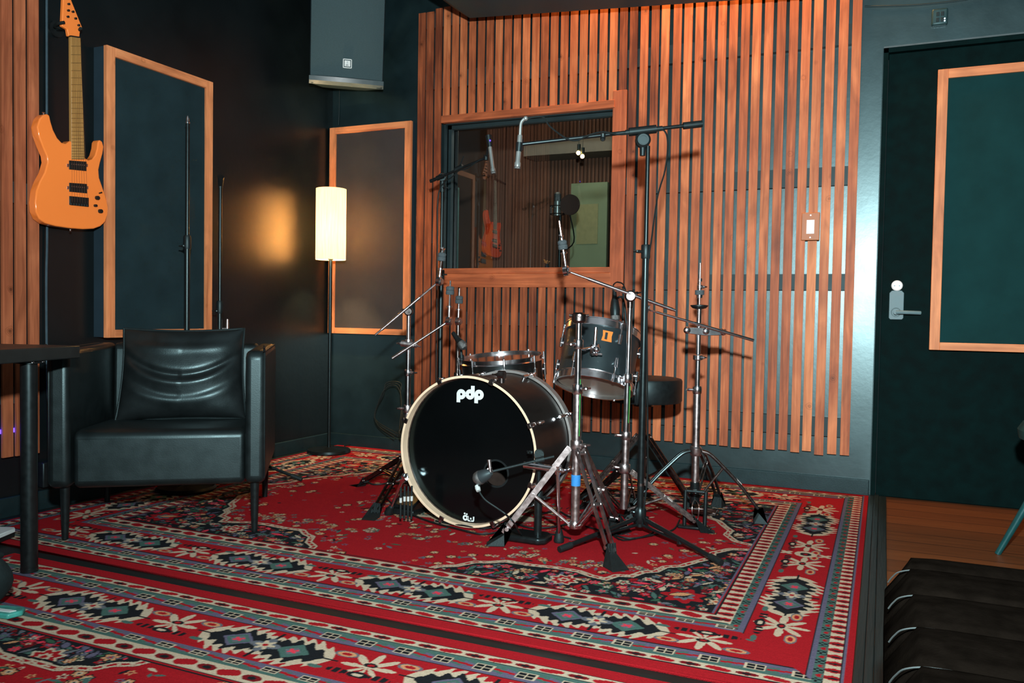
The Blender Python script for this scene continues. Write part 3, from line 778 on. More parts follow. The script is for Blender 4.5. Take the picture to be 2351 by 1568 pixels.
        for t0 in cent:
            if abs(t0) > half-.24: continue
            al, bt = np.abs(t-t0), np.abs(e-ec)
            hwid = (hi-lo)/2
            prof = np.interp(al, [0, .012, .04, .075, .105, .13, .15, .17], [.30, .38, .50, .62, .55, .36, .30, 0])*hwid
            jag = 1+.24*np.sin((t-t0)*2*PI/.036+bt*55)*(al > .02)
            black = bt < prof*jag*1.0
            prof2 = np.interp(al, [0, .01, .04, .10, .15, .18, .195], [.52, .60, .86, .92, .66, .42, 0])*hwid
            jag2 = 1+.17*np.sin((al+bt*.55)*2*PI/.030)
            cream = bt < prof2*jag2*.98
            near = mm & (al < .21)
            put(near & cream, CREAM); put(near & (bt < prof*jag*1.0+.004), DARK); put(near & black, DARK)
            line = near & (al < .004); put(line & (bt < hwid*.9), DARK)
            for s in (-1, 1):
                d1 = np.abs(t-t0-s*.082)/.047+bt/(hwid*.50)
                put(near & (d1 < 1), LAV if s < 0 else TEAL); put(near & (d1 < .78), TEAL)
                xx = np.abs(np.abs(t-t0-s*.082)-bt*1.3) < .006
                put(near & (d1 < .5), GREY); put(near & (d1 < .46) & xx, PINK)
            th = np.arctan2(e-ec, t-t0); rr = np.hypot(t-t0, (e-ec)*1.1)
            put(near & (rr < .034*(1+.3*np.cos(4*th))), GREY); put(near & (rr < .022*(1+.35*np.cos(6*th))), CREAM); put(near & (rr < .008), RED)
            mids.append(t0)
        # flowers between the medallions
        spots = []
        if hor:
            spots = [(tc_+per/2, 1.0) for tc_ in cent if abs(tc_+per/2) < half-.05]
        else:
            for off in (-.118, .118): spots.append((off, 1.12))
            for s in (-1, 1): spots.append((s*(mids and max(mids) or 0)+s*.268, 1.15))
        for t0, sc in spots:
            th = np.arctan2(e-ec, t-t0); dx, dz = t-t0, e-ec+.012*(1 if hor else 0)
            rr = np.hypot(dx, dz*1.15)
            r8 = .072*sc*(.62+.38*np.cos(8*th+.3))
            near = mm & (np.abs(t-t0) < .15)
            put(near & (rr < r8), CREAM)
            put(near & ((dx/.018)**2+(dz/.011)**2 < 1), DARK); put(near & ((dx/.009)**2+(dz/.006)**2 < 1), RED)
            for s in (-1, 1):
                q = ((dx-s*.085)/.032)**2+((dz+.030)/.016)**2
                put(near & (q < 1), GREY); put(near & (q < .6), TAN); put(near & (q < .2), RED)
                q = ((dx-s*.055)/.030)**2+((dz-.052)/.012)**2
                put(near & (q < 1) & (np.sin(dx*300) > -.5), DARK)
                q = ((dx-s*.115)/.020)**2+((dz-.055)/.008)**2
                put(near & (q < 1), TEAL)
            q = ((dx)/.028)**2+((dz-.054)/.014)**2
            put(near & (q < 1), DARK); put(near & (q < .25), CREAM)
        if not hor:
            for t0 in (0,):
                rr = np.hypot(t-t0, (e-ec))
                put(mm & (rr < .036), CREAM); put(mm & (rr < .019), DARK); put(mm & (rr < .008), RED)
                for s in (-1, 1):
                    r2 = np.hypot(t-t0, e-ec-s*.062); th = np.arctan2(e-ec-s*.062, t-t0)
                    put(mm & (r2 < .018*(1+.4*np.cos(4*th+PI))), CREAM)
        put(msk & (np.abs(e-B['end']) < .006), LAV if not hor else DARK)
    # knot-to-knot variation and dusty wear
    C *= (1+.16*(rs.rand(ny, nx, 1)-.5)); C *= (1+.08*(rs.rand(ny, 1, 1)-.5))
    return u, v, np.clip(C, 0, 1), nx, ny

def make_rug(name, label, x0, x1, y0, y1, res, z, per_x, per_y, shift, seed, rot=0.0):
    W, H = x1-x0, y1-y0
    u, v, C, nx, ny = rug_pattern(W, H, res, per_x, per_y, shift, seed)
    N = nx*ny
    co = np.empty((N+8, 3), np.float32)
    co[:N, 0] = (x0+u).ravel(); co[:N, 1] = (y0+v).ravel()
    co[:N, 2] = z+.0008*np.sin(u.ravel()*5+v.ravel()*3)
    cs = np.array([(x0, y0), (x1, y0), (x1, y1), (x0, y1)])
    for k in range(4): co[N+k] = (*cs[k], z); co[N+4+k] = (*cs[k], .0032)
    idx = np.arange(N).reshape(ny, nx)
    q = np.stack([idx[:-1, :-1], idx[:-1, 1:], idx[1:, 1:], idx[1:, :-1]], -1).reshape(-1, 4)
    side = np.array([[N+k, N+4+k, N+4+(k+1) % 4, N+(k+1) % 4] for k in range(4)] + [[N+7, N+6, N+5, N+4]])
    q = np.concatenate([q, side]).astype(np.int32)
    me = bpy.data.meshes.new(name); me.vertices.add(N+8); me.vertices.foreach_set('co', co.ravel())
    me.loops.add(q.size); me.loops.foreach_set('vertex_index', q.ravel())
    me.polygons.add(len(q)); me.polygons.foreach_set('loop_start', np.arange(0, q.size, 4, dtype=np.int32))
    me.update(calc_edges=True)
    at = me.color_attributes.new('knots', 'FLOAT_COLOR', 'POINT')
    cl = np.ones((N+8, 4), np.float32); cl[:N, :3] = C.reshape(-1, 3); cl[N:, :3] = RED
    at.data.foreach_set('color', cl.ravel())
    me.materials.append(M['rug'])
    o = bpy.data.objects.new(name, me); COL.objects.link(o)
    return tag(o, label, 'rug')
make_rug('persian_rug', 'red Persian style rug lying under the drum kit', -2.972, -.043, 1.842, 4.112, .003, .010, .56, .926, .5, 3)
make_rug('persian_rug', 'red Persian style rug in front of the dark gap, nearest the camera', -2.552, -.11, .06, 1.785, .003, .010, .584, .80, 0.0, 5)

M['smoked_head'] = mat('smoked_brown_head', (46, 34, 28), .5, var=.2)
FZ = .0118   # top of the rug pile
def add(v, x=0, y=0, z=0): return (v[0]+x, v[1]+y, v[2]+z)

# ------------------------------------------------------------------ floor lamp
L0 = (-2.852, 3.862)
t = thing('floor_lamp', 'slim black floor lamp with a glowing cream cylinder shade in the corner', 'floor lamp', (L0[0], L0[1], FZ))
b = BM(); lathe(b, [(0, 0), (.120, 0), (.122, .006), (.118, .018), (.03, .024), (.012, .03), (0, .03)], (L0[0], L0[1], FZ), seg=48); obj('base', b, 'black_metal', t)
b = BM(); tube(b, (L0[0], L0[1], FZ+.02), (L0[0], L0[1], 1.13), .0095); obj('pole', b, 'black_metal', t)
b = BM(); lathe(b, [(.0835, 1.100), (.0835, 1.496), (.0825, 1.496), (.0825, 1.100), (.0835, 1.100)], (L0[0], L0[1], 0), seg=64); obj('lamp_shade', b, 'shade', t)
b = BM()
for k in range(3):
    a = k*2*PI/3; tube(b, (L0[0], L0[1], 1.115), (L0[0]+.082*math.cos(a), L0[1]+.082*math.sin(a), 1.103), .0022, seg=8)
tube(b, (L0[0], L0[1], 1.10), (L0[0], L0[1], 1.19), .015); obj('lamp_holder', b, 'black_plastic', t)

# ------------------------------------------------------------------ loudspeaker in the corner
nrm = V((.62, -.76, -.20)).normalized(); sx = V((0, 0, 1)).cross(nrm).normalized(); su = nrm.cross(sx)   # right, up of the front face
c0 = V((-2.739, 3.84, 2.051))
SPM = basis(c0, sx, -nrm, su)      # x right, y into the box, z up; origin at bottom centre of the front
t = thing('wall_speaker', 'large dark grey loudspeaker hung high in the corner', 'loudspeaker', tuple(c0))
b = BM(); w = .202
prism(b, [(-w, .012), (w, .012), (w-.012, .06), (w-.07, .30), (w-.10, .33), (-w+.10, .33), (-w+.07, .30), (-w+.012, .06)], lambda x, y, z: V((x, y, z)), 0.0, .70)
obj('cabinet', b, 'speaker_box', t, bevel=.012, mtx=SPM, seg=3)
b = BM(); n = 20; g = []
for i in range(n+1):
    x = -w+.008+(2*w-.016)*i/n; y = .010-.022*(1-(x/w)**2)
    g.append([b.verts.new((x, y, .045)), b.verts.new((x, y, .692))])
for i in range(n): b.faces.new((g[i][0], g[i+1][0], g[i+1][1], g[i][1]))
e = [b.verts.new((-w+.008, .014, .045)), b.verts.new((w-.008, .014, .045))]
b.faces.new([q[0] for q in g][::-1]+e)
obj('grille', b, 'grille', t, mtx=SPM)
b = BM(); n = 20; A = []; 
for i in range(n+1):
    x = -w+2*w*i/n; y = .008-.026*(1-(x/w)**2)
    A.append([b.verts.new(q) for q in ((x, y, .018), (x, y, .042), (x, .02, .042), (x, .02, .0))])
for P_, Q_ in zip(A, A[1:]):
    for k in range(4): b.faces.new((P_[k], P_[(k+1) % 4], Q_[(k+1) % 4], Q_[k]))
b.faces.new(A[0]); b.faces.new(A[-1][::-1])
obj('lower_lip', b, 'speaker_trim', t, mtx=SPM)
b = BM(); cz, r_ = .118, .024
for a in ((-r_, r_, cz-r_, cz-r_+.004), (-r_, r_, cz+r_-.004, cz+r_), (-r_, -r_+.004, cz-r_, cz+r_), (r_-.004, r_, cz-r_, cz+r_)): box(b, a[0], a[1], -.0165, -.012, a[2], a[3])
bo = obj('badge', b, 'badge', t, smooth=False, mtx=SPM); bo['label'] = 'square silver badge'
b = BM(); box(b, -.0155, .0155, -.0165, -.012, cz-.0155, cz+.0155); bp = obj('badge_plate', b, 'badge', bo, smooth=False, mtx=SPM)
def text_mesh(name, body, size, m, mtx, parent, ext=.0006):
    cu = bpy.data.curves.new(name, 'FONT'); cu.body = body; cu.size = size; cu.align_x = 'CENTER'; cu.align_y = 'CENTER'; cu.extrude = ext
    tmp = bpy.data.objects.new(name, cu); COL.objects.link(tmp)
    dg = bpy.context.evaluated_depsgraph_get(); dg.update()
    me = bpy.data.meshes.new_from_object(tmp.evaluated_get(dg)); bpy.data.objects.remove(tmp); bpy.data.curves.remove(cu)
    me.transform(mtx); me.materials.clear(); me.materials.append(M[m])
    o = bpy.data.objects.new(name, me); COL.objects.link(o)
    if parent is not None:
        o.parent = parent
        if parent.type == 'EMPTY': o.matrix_parent_inverse = Matrix.Translation(-parent.location)
    return o
text_mesh('lettering', 'JBL', .0125, 'speaker_box', SPM @ basis((0, -.0168, cz-.009), (1, 0, 0), (0, 0, 1), (0, -1, 0)), bo)
text_mesh('emblem', '!', .019, 'speaker_box', SPM @ basis((0, -.0168, cz+.004), (1, 0, 0), (0, 0, 1), (0, -1, 0)), bo)
b = BM(); bk = SPM @ V((0, .30, .42)); tube(b, bk, (LX+.004, BY-.12, bk.z+.02), .018); tube(b, (LX+.0005, BY-.12, bk.z+.02), (LX+.012, BY-.12, bk.z+.02), .06); obj('wall_bracket', b, 'black_metal', t)
b = BM(); ln = (-2.994, 4.124, 2.086); path(b, [(ln[0], BY-.005, 2.30), (ln[0], BY-.005, 2.06), (ln[0]-.004, BY-.005, 1.92)], .003, 6)
tag(obj('speaker_cable', b, 'cable'), 'thin black cable dropping down the wall below the corner loudspeaker', 'cable')

# ------------------------------------------------------------------ electric guitars
def guitar(name, label, P, body_m, head_m=None):
    """P(a, b, d): a, b in the outline's own units, d metres out from the back of the body."""
    body = [(125,728),(100,735),(78,762),(65,812),(74,870),(98,940),(122,1000),(127,1040),(110,1105),(80,1165),(60,1225),(52,1300),(57,1360),(76,1405),(112,1434),(172,1452),(260,1466),(350,1473),(420,1470),(466,1454),(500,1425),(516,1380),(518,1330),(506,1270),(482,1205),(458,1140),(454,1090),(465,1040),(482,985),(489,940),(479,905),(460,894),(448,912),(444,950),(430,995),(410,1020),(385,1026),(362,1012),(352,985),(268,900),(240,920),(212,912),(186,882),(162,832),(147,780),(139,738)]
    loc = P(290, 1470, .0)
    t = thing(name, label, 'guitar', tuple(loc))
    b = BM(); prism(b, body, P, .004, .044)
    o = obj('body', b, body_m, t, bevel=.010, seg=4)
    b = BM()
    neck = [(268, 232), (332, 240), (358, 1022), (272, 1022)]
    prism(b, neck, P, .030, .0465); nk = obj('neck', b, 'dark_neck' if head_m else 'fretboard', t, bevel=.003)
    b = BM()
    for k in range(1, 25):
        f_ = 1-2**(-k/12); f_ /= (1-2**(-24/12)); y = 236+(1018-236)*f_
        xl = 268+4*(y-232)/790; xr = 332+26*(y-236)/786
        prism(b, [(xl, y-1.1), (xr, y-.6), (xr, y+1.6), (xl, y+1.1)], P, .0463, .0475)
    obj('frets', b, 'fret', nk, smooth=False)
    head = [(262, 229), (255, 186), (221, 166), (228, 0), (232, -90), (250, -118), (270, -100), (281, 0), (352, 175), (338, 192), (333, 240)]
    b = BM(); prism(b, head, P, .022, .038); hd = obj('headstock', b, head_m or body_m, t, bevel=.003)
    b = BM(); prism(b, [(265, 226), (334, 236), (334, 244), (265, 234)], P, .036, .0485); obj('nut', b, 'pickup', hd, smooth=False)
    for x, y in ((259, 25), (257, 66), (254, 106), (286, 74), (303, 117), (323, 160), (262, -20)):
        b = BM(); c = P(x, y, .038); n_ = (P(x, y, 1)-P(x, y, 0)).normalized()
        tube(b, c, c+n_*.008, .0042); tube(b, c-n_*.02, c-n_*.0165, .006); obj('tuner', b, 'pickup', hd)
    for (x0, y0, x1, y1) in ((249, 1028, 368, 1092), (250, 1172, 371, 1236)):
        b = BM(); prism(b, [(x0+8, y0), (x1, y0+8), (x1, y1+5), (x0+8, y1-6)], P, .042, .0475); pk = obj('pickup', b, 'pickup', t, bevel=.001)
        b = BM(); ym = (y0+y1)/2
        for xx in (x0, x1+4): prism(b, [(xx-6, ym-10), (xx+6, ym-10), (xx+6, ym+10), (xx-6, ym+10)], P, .042, .0455)
        for k in range(7):
            c = P(x0+22+k*13.5, ym-8+k*1.2, .0470); n_ = (P(0, 0, 1)-P(0, 0, 0)).normalized(); tube(b, c, c+n_*.0012, .0022, seg=8)
        obj('pole_pieces', b, 'worn_chrome', pk)
    b = BM(); prism(b, [(258, 1258), (380, 1270), (380, 1328), (258, 1315)], P, .042, .0495)
    for k in range(7): prism(b, [(262+k*17, 1300+k*1.7), (274+k*17, 1301+k*1.7), (274+k*17, 1318+k*1.7), (262+k*17, 1317+k*1.7)], P, .048, .0525)
    obj('bridge', b, 'pickup', t, bevel=.0008)
    n_ = (P(0, 0, 1)-P(0, 0, 0)).normalized()
    for x, y, r in ((438, 1270, .0085), (425, 1320, .0055), (459, 1356, .0085)):
        b = BM(); c = P(x, y, .043); lathe(b, [(0, .013), (r*.85, .013), (r, .010), (r, 0), (0, 0)], c, n_, 20); obj('knob', b, 'pickup', t)
    b = BM(); c = P(456, 1240, .043); tube(b, c, c+n_*.012+V((0, .004, .004)), .0028); obj('switch', b, 'pickup', t)
    b = BM()
    for k in range(7):
        p0 = P(272+k*8.6, 236+k*1, .0478); p1 = P(267+k*17, 1296+k*1.8, .0522); tube(b, p0, p1, .00045, seg=6)
    obj('strings', b, 'steel_string', t)
    for x, y in ((290, 1475), (125, 730)):
        b = BM(); c = P(x, y, .022); d_ = (P(x, y+(10 if y > 1000 else -10), .022)-c).normalized(); lathe(b, [(0, 0), (.004, 0), (.003, .006), (.006, .010), (0, .011)], c-d_*.002, d_, 14); obj('strap_button', b, 'worn_chrome', t)
    return t
GW = []
GA, GB, GC = V((-2.955, 2.119, 1.952)), V((-2.955, 2.546, 2.1)), V((-2.955, 2.117, 1.045))
GD = V((-2.955, 2.548, 1.081))
def P1(a, b_, d):
    s, q = a/616, b_/1568
    p = (GA*(1-s)+GB*s)*(1-q)+(GC*(1-s)+GD*s)*q
    p.x = -2.999+d
    return p
guitar('electric_guitar', 'bright orange electric guitar hanging on the dark wall', P1, 'orange_paint')
t = thing('guitar_hanger', 'black forked wall hanger holding the orange guitar headstock', 'guitar hanger', tuple(V((LX, *P1(290, 160, 0)[1:]))))
b = BM(); c = P1(270, 170, 0)
tube(b, (LX+.0005, c.y, c.z), (LX+.012, c.y, c.z), .032); obj('wall_plate', b, 'black_plastic', t)
b = BM()
tube(b, (LX+.01, c.y, c.z), (-3.0, c.y, c.z), .008); obj('arm', b, 'black_metal', t)
b = BM()
for s in (-1, 1):
    path(b, [(-3.004, c.y, c.z), (-3.002, c.y+s*.034, c.z-.004), (-2.97, c.y+s*.044, c.z), (-2.945, c.y+s*.036, c.z+.004)], .006, 10)
obj('yoke', b, 'rubber', t)
# red guitar placed beyond the window as a wall guitar's reflection
H0 = V((-2.817, 5.85, 1.608)); RD, RN = V((.20, .98, 0)).normalized(), V((.98, -.20, 0)).normalized()
def P2(a, b_, d):
    return H0+RD*((a-285)*.00048)+RN*(d*.8)+V((0, 0, -(b_-728)*.00048))
g2 = guitar('electric_guitar', 'red electric guitar set behind the window to imitate a reflected guitar', P2, 'red_paint', 'dark_neck')
b = BM(); hp = P2(285, 160, -.01); tube(b, tuple(hp), (hp.x-.05, GY-.001, hp.z), .007); tube(b, tuple(hp-RD*.035), tuple(hp+RD*.035), .006)
tag(obj('guitar_hanger', b, 'black_metal'), 'dark peg added behind the window to hold the reflection guitar', 'guitar hanger')

# studio microphone and flowers beyond the window
mc = V((-1.912, 4.95, 1.51))
t = thing('studio_microphone', 'large studio microphone in a wire shock mount behind the window', 'microphone', tuple(mc))
b = BM(); lathe(b, [(0, -.07), (.022, -.07), (.022, .02), (.0, .02)], mc, seg=24); obj('body', b, 'mic_silver', t)
b = BM(); lathe(b, [(.021, .02), (.023, .03), (.022, .065), (.012, .078), (0, .08)], mc, seg=24); obj('grille', b, 'mic_grille', t)
b = BM()
for z in (-.06, -.01):
    path(b, [(mc.x+.048*math.cos(a*PI/6), mc.y+.048*math.sin(a*PI/6), mc.z+z) for a in range(13)], .0028, 6, 2)
for k in range(6):
    a = k*PI/3; tube(b, (mc.x+.048*math.cos(a), mc.y+.048*math.sin(a), mc.z-.06), (mc.x+.048*math.cos(a), mc.y+.048*math.sin(a), mc.z-.01), .0022, seg=6)
    tube(b, (mc.x+.048*math.cos(a), mc.y+.048*math.sin(a), mc.z-.01), (mc.x+.02*math.cos(a+.5), mc.y+.02*math.sin(a+.5), mc.z-.03), .0012, seg=6)
obj('shock_mount', b, 'dark_chrome', t)
b = BM(); tube(b, (mc.x, mc.y+.05, 0), (mc.x, mc.y+.05, mc.z-.06), .009); lathe(b, [(0, 0), (.12, 0), (.12, .015), (.02, .02), (0, .02)], (mc.x, mc.y+.05, 0), seg=32); obj('stand', b, 'black_metal', t)
pf = V((-1.772, 4.8, 1.485))
b = BM(); lathe(b, [(0, -.001), (.058, -.001), (.063, -.004), (.063, .004), (.058, .001), (0, .001)], pf, (0, 1, 0), 40); o = obj('pop_filter', b, mat('brown_mesh_screen', (70, 48, 40), .9, var=.1), t); o['label'] = 'round dark pop filter disc'
b = BM(); path(b, [tuple(pf+V((.0, 0, -.06))), tuple(pf+V((.0, .08, -.22))), (mc.x, mc.y+.05, mc.z-.30)], .004, 6); obj('gooseneck', b, 'black_metal', o)
fv = V((-1.685, 4.221, 1.076)); fv.z = 1.061
b = BM(); box(b, WX0+.01, WX1-.01, BY+.052, BY+.12, 1.04, 1.0605); obj('inner_sill', b, 'black_gap', w1, smooth=False)
t = thing('flower_vase', 'tiny vase of dried orange flowers on the window ledge', 'vase', tuple(fv))
b = BM(); lathe(b, [(0, 0), (.010, 0), (.012, .012), (.006, .022), (.007, .028), (.005, .028), (0, .02)], fv, seg=20); obj('vase', b, 'vase', t)
b = BM()
for k in range(9):
    a = random.uniform(0, 6.3); r = random.uniform(.004, .022); h = random.uniform(.036, .05)
    e = fv+V((r*math.cos(a), r*math.sin(a)*.5, h)); tube(b, fv+V((0, 0, .022)), e, .0007, seg=5); ball(b, e, .0045, sz=.7, seg=8)
obj('flowers', b, 'dried', t)

# ------------------------------------------------------------------ armchair
cA = V((-2.287, 2.135, 0)); ax = V((.798, .603, 0)); ay = V((-.603, .798, 0))
CM = basis(cA-ay*.035+ax*.0, ax, ay, (0, 0, 1))
t = thing('armchair', 'black leather armchair with square arms and slim black legs', 'armchair', (cA.x, cA.y, FZ))
def rbox(b, x0, x1, y0, y1, z0, z1): return box(b, x0, x1, y0, y1, z0, z1)
for s in (-1, 1):
    b = BM(); lo, hi = (.282, .350) if s > 0 else (-.352, -.284)
    ch = [(0, .205), (.03, .195), (.67, .195), (.70, .22), (.70, .64), (.67, .668), (.03, .668), (0, .655)]
    prism(b, ch, lambda y, z, d: V((d, y, z)), lo, hi)
    obj('armrest', b, 'leather', t, bevel=.020, mtx=CM, seg=4)
    b = BM()
    xo = hi-.004 if s > 0 else lo+.004
    path(b, [(xo, .015, .215), (xo, .008, .645), (xo, .02, .664), (xo, .66, .664)], .004, 8); obj('piping', b, 'leather', bpy.data.objects[[o.name for o in t.children if o.name.startswith('armrest')][-1]], mtx=CM)
b = BM(); prism(b, [(.030, .20), (.06, .188), (.60, .188), (.60, .365), (.10, .388), (.055, .387), (.030, .374)], lambda y, z, d: V((d, y, z)), -.279, .279)
obj('seat', b, 'leather', t, bevel=.016, mtx=CM, seg=4)
b = BM(); prism(b, [(.585, .19), (.68, .19), (.70, .655), (.675, .668), (.63, .668), (.61, .655)], lambda y, z, d: V((d, y, z)), -.2795, .2795)
obj('backrest', b, 'leather', t, bevel=.012, mtx=CM, seg=3)
for sx_ in (-1, 1):
    for y in (.06, .64):
        b = BM(); tube(b, (sx_*.312, y, FZ), (sx_*.312, y, .20), .0105, .0165, 18); obj('leg', b, 'black_metal', t, mtx=CM)
# loose cushion: a pinched pillow with smile-shaped folds
def pillow(nx_, nz_, W, H, T):
    b = BM(); G = {}
    for side in (1, -1):
        for i in range(nx_+1):
            for k in range(nz_+1):
                u = -1+2*i/nx_; v = -1+2*k/nz_
                if side == -1 and (i in (0, nx_) or k in (0, nz_)): G[side, i, k] = G[1, i, k]; continue
                th = T*((1-abs(u)**2.6)*(1-abs(v)**2.4))**.55*(1-.22*v)
                fold = 0
                if side == 1:
                    for v0, curv, amp, wd in ((.34, .46, -.016, .085), (.16, .44, .010, .10), (-.10, .46, -.006, .09), (-.26, .42, .005, .12), (.62, .10, .008, .10)):
                        c_ = v0-curv*.9+curv*1.2*u*u
                        fold += amp*math.exp(-((v-c_)/wd)**2)*(1-abs(u)**4)*(1-abs(v)**6)*(1.15 if u < 0 else .85)
                    fold += .006*math.sin(7*u+3)*max(0, v-.35)*(1-abs(v)**6)
                x = u*W/2*(1-.05*(1-v*v)*(abs(u) > .0)*abs(u))*(1-.035*v); z = v*H/2*(1-.06*(1-u*u)*abs(v))
                G[side, i, k] = b.verts.new((x, -side*th-fold*1.0 if side == 1 else th*.8, z))
    for side in (1, -1):
        for i in range(nx_):
            for k in range(nz_):
                q = [G[side, i, k], G[side, i+1, k], G[side, i+1, k+1], G[side, i, k+1]]
                b.faces.new(q if side == 1 else q[::-1])
    return b
tl = .20
PM = CM @ basis((.003, .500, .548), (1, 0, .012), (-.0, math.cos(tl), math.sin(tl)*-1), (0, math.sin(tl), math.cos(tl)))
b = pillow(64, 56, .478, .375, .082)
o = obj('back_cushion', b, 'leather_cushion', None, mtx=PM); 
smooth_by_angle(o.data, 80)
tag(o, 'creased black leather cushion propped against the armchair back', 'cushion')
b = BM(); W_, H_ = .478, .375
pts = []
for k in range(41):
    u = -1+2*k/40; pts.append((u*W_/2*(1-.035*1), 0, H_/2*(1-.06*(1-u*u))))
for k in range(1, 21):
    v = 1-2*k/20; pts.append((W_/2*(1-.05*(1-v*v))*(1-.035*v), 0, v*H_/2))
for k in range(1, 41):
    u = 1-2*k/40; pts.append((u*W_/2*(1+.035), 0, -H_/2*(1-.06*(1-u*u))))
for k in range(1, 21):
    v = -1+2*k/20; pts.append((-W_/2*(1-.05*(1-v*v))*(1-.035*v), 0, v*H_/2))
path(b, pts, .0042, 8, 1); obj('piping', b, 'leather', o, mtx=PM)

# ------------------------------------------------------------------ side table at the left edge
tc_ = V((-2.334, 1.679, 0)); te = V((-.29, .957, 0)).normalized(); tn = V((-.957, -.29, 0)).normalized()
TM = basis(tc_, te, tn, (0, 0, 1))
TM = basis((tc_.x, tc_.y, 0), tn, -te, (0, 0, 1))   # x away from the camera side (left), y towards the near end
t = thing('side_table', 'dark low table with a round black metal leg at the left edge', 'table', (tc_.x, tc_.y, FZ))
b = BM(); box(b, -.045, .40, -.175, .56, .648, .688); obj('table_top', b, 'table', t, bevel=.003, mtx=TM)
for x, y in ((0, 0), (.33, 0.0), (0, .48), (.33, .48)):
    b = BM(); tube(b, (x, y, FZ), (x, y, .640), .0235, seg=24); tube(b, (x, y, .640), (x, y, .648), .036, seg=24); tube(b, (x, y, FZ), (x, y, FZ+.012), .0245, seg=24)
    lg = obj('leg', b, 'black_metal', t, mtx=TM)
    if (x, y) == (0, 0):
        for q in (-1, 1):
            b = BM(); tube(b, (x-.028, y+q*.022, .643), (x-.028, y+q*.022, .6478), .006); obj('leg_bolt', b, 'chrome', lg, mtx=TM)

# things on the floor at the left edge
b = BM()
wp = V((-2.604, 1.811, 0.06))
n_, k_ = 26, 18
ball(b, (0, 0, 0), 1, seg=28)
for v in b.verts:
    a = math.atan2(v.co.y, v.co.x)
    v.co.x *= 1+.10*math.sin(3*a+2*v.co.z); v.co.y *= 1+.12*math.cos(2*a+v.co.z)
    v.co.z = max(v.co.z, -.82)
bc = V((-2.175, 1.339, 0))
bm_ = basis((bc.x, bc.y, FZ+.086), (.145, .04, 0), (-.04, .115, 0), (.01, 0, .105))
o = obj('gig_bag', b, 'bag', None, mtx=bm_); tag(o, 'slumped black cloth bag on the rug at the left edge', 'bag')
b = BM(); path(b, [tuple(bm_ @ V(p)) for p in ((.55, -.55, .6), (.75, -.3, .75), (.8, .1, .7), (.72, .45, .6))], .008, 8); obj('strap', b, 'bag', o)
pk = V((-2.051, 1.413, 0.012))
b = BM(); prism(b, [(-.09, -.022), (.03, -.030), (.05, 0), (.035, .026), (-.09, .03)], lambda x, y, d: V((pk.x+x*.9-y*.3, pk.y+y+x*.25, d)), FZ, FZ+.014)
o = obj('packet', b, 'teal_pack', None, bevel=.004); tag(o, 'flat teal and white packet lying by the black bag', 'packet')
b = BM(); prism(b, [(-.085, -.010), (.025, -.018), (.035, -.006), (-.085, .006)], lambda x, y, d: V((pk.x+x*.9-y*.3, pk.y+y+x*.25, d)), FZ+.0142, FZ+.016); obj('printed_label', b, 'white_card', o)
cb = V((-2.715, 1.854, 0.03))
t = thing('storage_box', 'low dark box with a bright white lid beside the table leg', 'box', (cb.x-.07, cb.y-.01, FZ))
BMX = basis((cb.x+.012, cb.y+.012, 0), (.93, .37, 0), (-.37, .93, 0), (0, 0, 1))
b = BM(); box(b, -.18, -.006, -.05, .05, FZ, .030); obj('box_body', b, 'black_plastic', t, bevel=.003, mtx=BMX)
b = BM(); prism(b, [(-.19, -.056), (-.012, -.056), (0, -.04), (0, .04), (-.012, .056), (-.19, .056)], lambda x, y, d: V((x, y, d)), .0302, .044); obj('lid', b, 'white_card', t, bevel=.002, mtx=BMX)

# ------------------------------------------------------------------ bench at lower right, and the green chair
t = thing('bench', 'dark brown channelled leather bench at the lower right', 'bench', (.42, 1.02, 0))
ZB = .45; bx0, by1 = .012, 1.435
b = BM(); n = 60; prof = []
ys = []
edges = [by1-.004, by1-.07, by1-.195, by1-.325, by1-.45, by1-.575, by1-.70, by1-.825]
ny_ = 120; nx_ = 24; G = []
for i in range(nx_+1):
    x = bx0+.82*i/nx_; row = []
    for k in range(ny_+1):
        y = by1-.86*k/ny_
        d = min(abs(y-e_) for e_ in edges[1:])
        fade = 1.0
        z = ZB-.010*math.exp(-(d/.006)**2)*fade+.004*math.cos(min(d, .06)/.06*PI*.5)*-1
        rx = min(x-bx0, .045)/.045; ry = min(by1-y, .03)/.03
        z -= .05*(1-math.sqrt(max(0, 1-(1-rx)**2)))+.03*(1-math.sqrt(max(0, 1-(1-ry)**2)))
        ddx, ddy = (bx0+.05-x)/.05, (y-by1+.05)/.05
        if ddx > 0 and ddy > 0:
            q = max(ddx, ddy)/math.hypot(ddx, ddy); x_, y_ = bx0+.05-ddx*q*.05, by1-.05+ddy*q*.05
        else: x_, y_ = x, y
        row.append(b.verts.new((x_, y_, z)))
    G.append(row)
for i in range(nx_):
    for k in range(ny_): b.faces.new((G[i][k], G[i+1][k], G[i+1][k+1], G[i][k+1]))
# skirt
ring = [G[i][0] for i in range(nx_+1)]+[G[nx_][k] for k in range(1, ny_+1)]+[G[i][ny_] for i in range(nx_-1, -1, -1)]+[G[0][k] for k in range(ny_-1, 0, -1)]
low = [b.verts.new((v.co.x, v.co.y, .33)) for v in ring]
for k in range(len(ring)): b.faces.new((ring[k], ring[(k+1) % len(ring)], low[(k+1) % len(ring)], low[k]))
b.faces.new(low)
o = obj('cushion', b, 'bench', t); smooth_by_angle(o.data, 60)
for e_ in edges[1:]:
    b = BM(); path(b, [(bx0+.004, e_, ZB-.034), (bx0+.010, e_, ZB-.0245), (bx0+.020, e_, ZB-.0155), (bx0+.045, e_, ZB-.0100), (bx0+.10, e_, ZB-.0105), (bx0+.17, e_, ZB-.0128)], .0011, 6)
    obj('seam_glint', b, 'bench_glint', o)  # short pale tubes at the left seam ends stand in for highlights
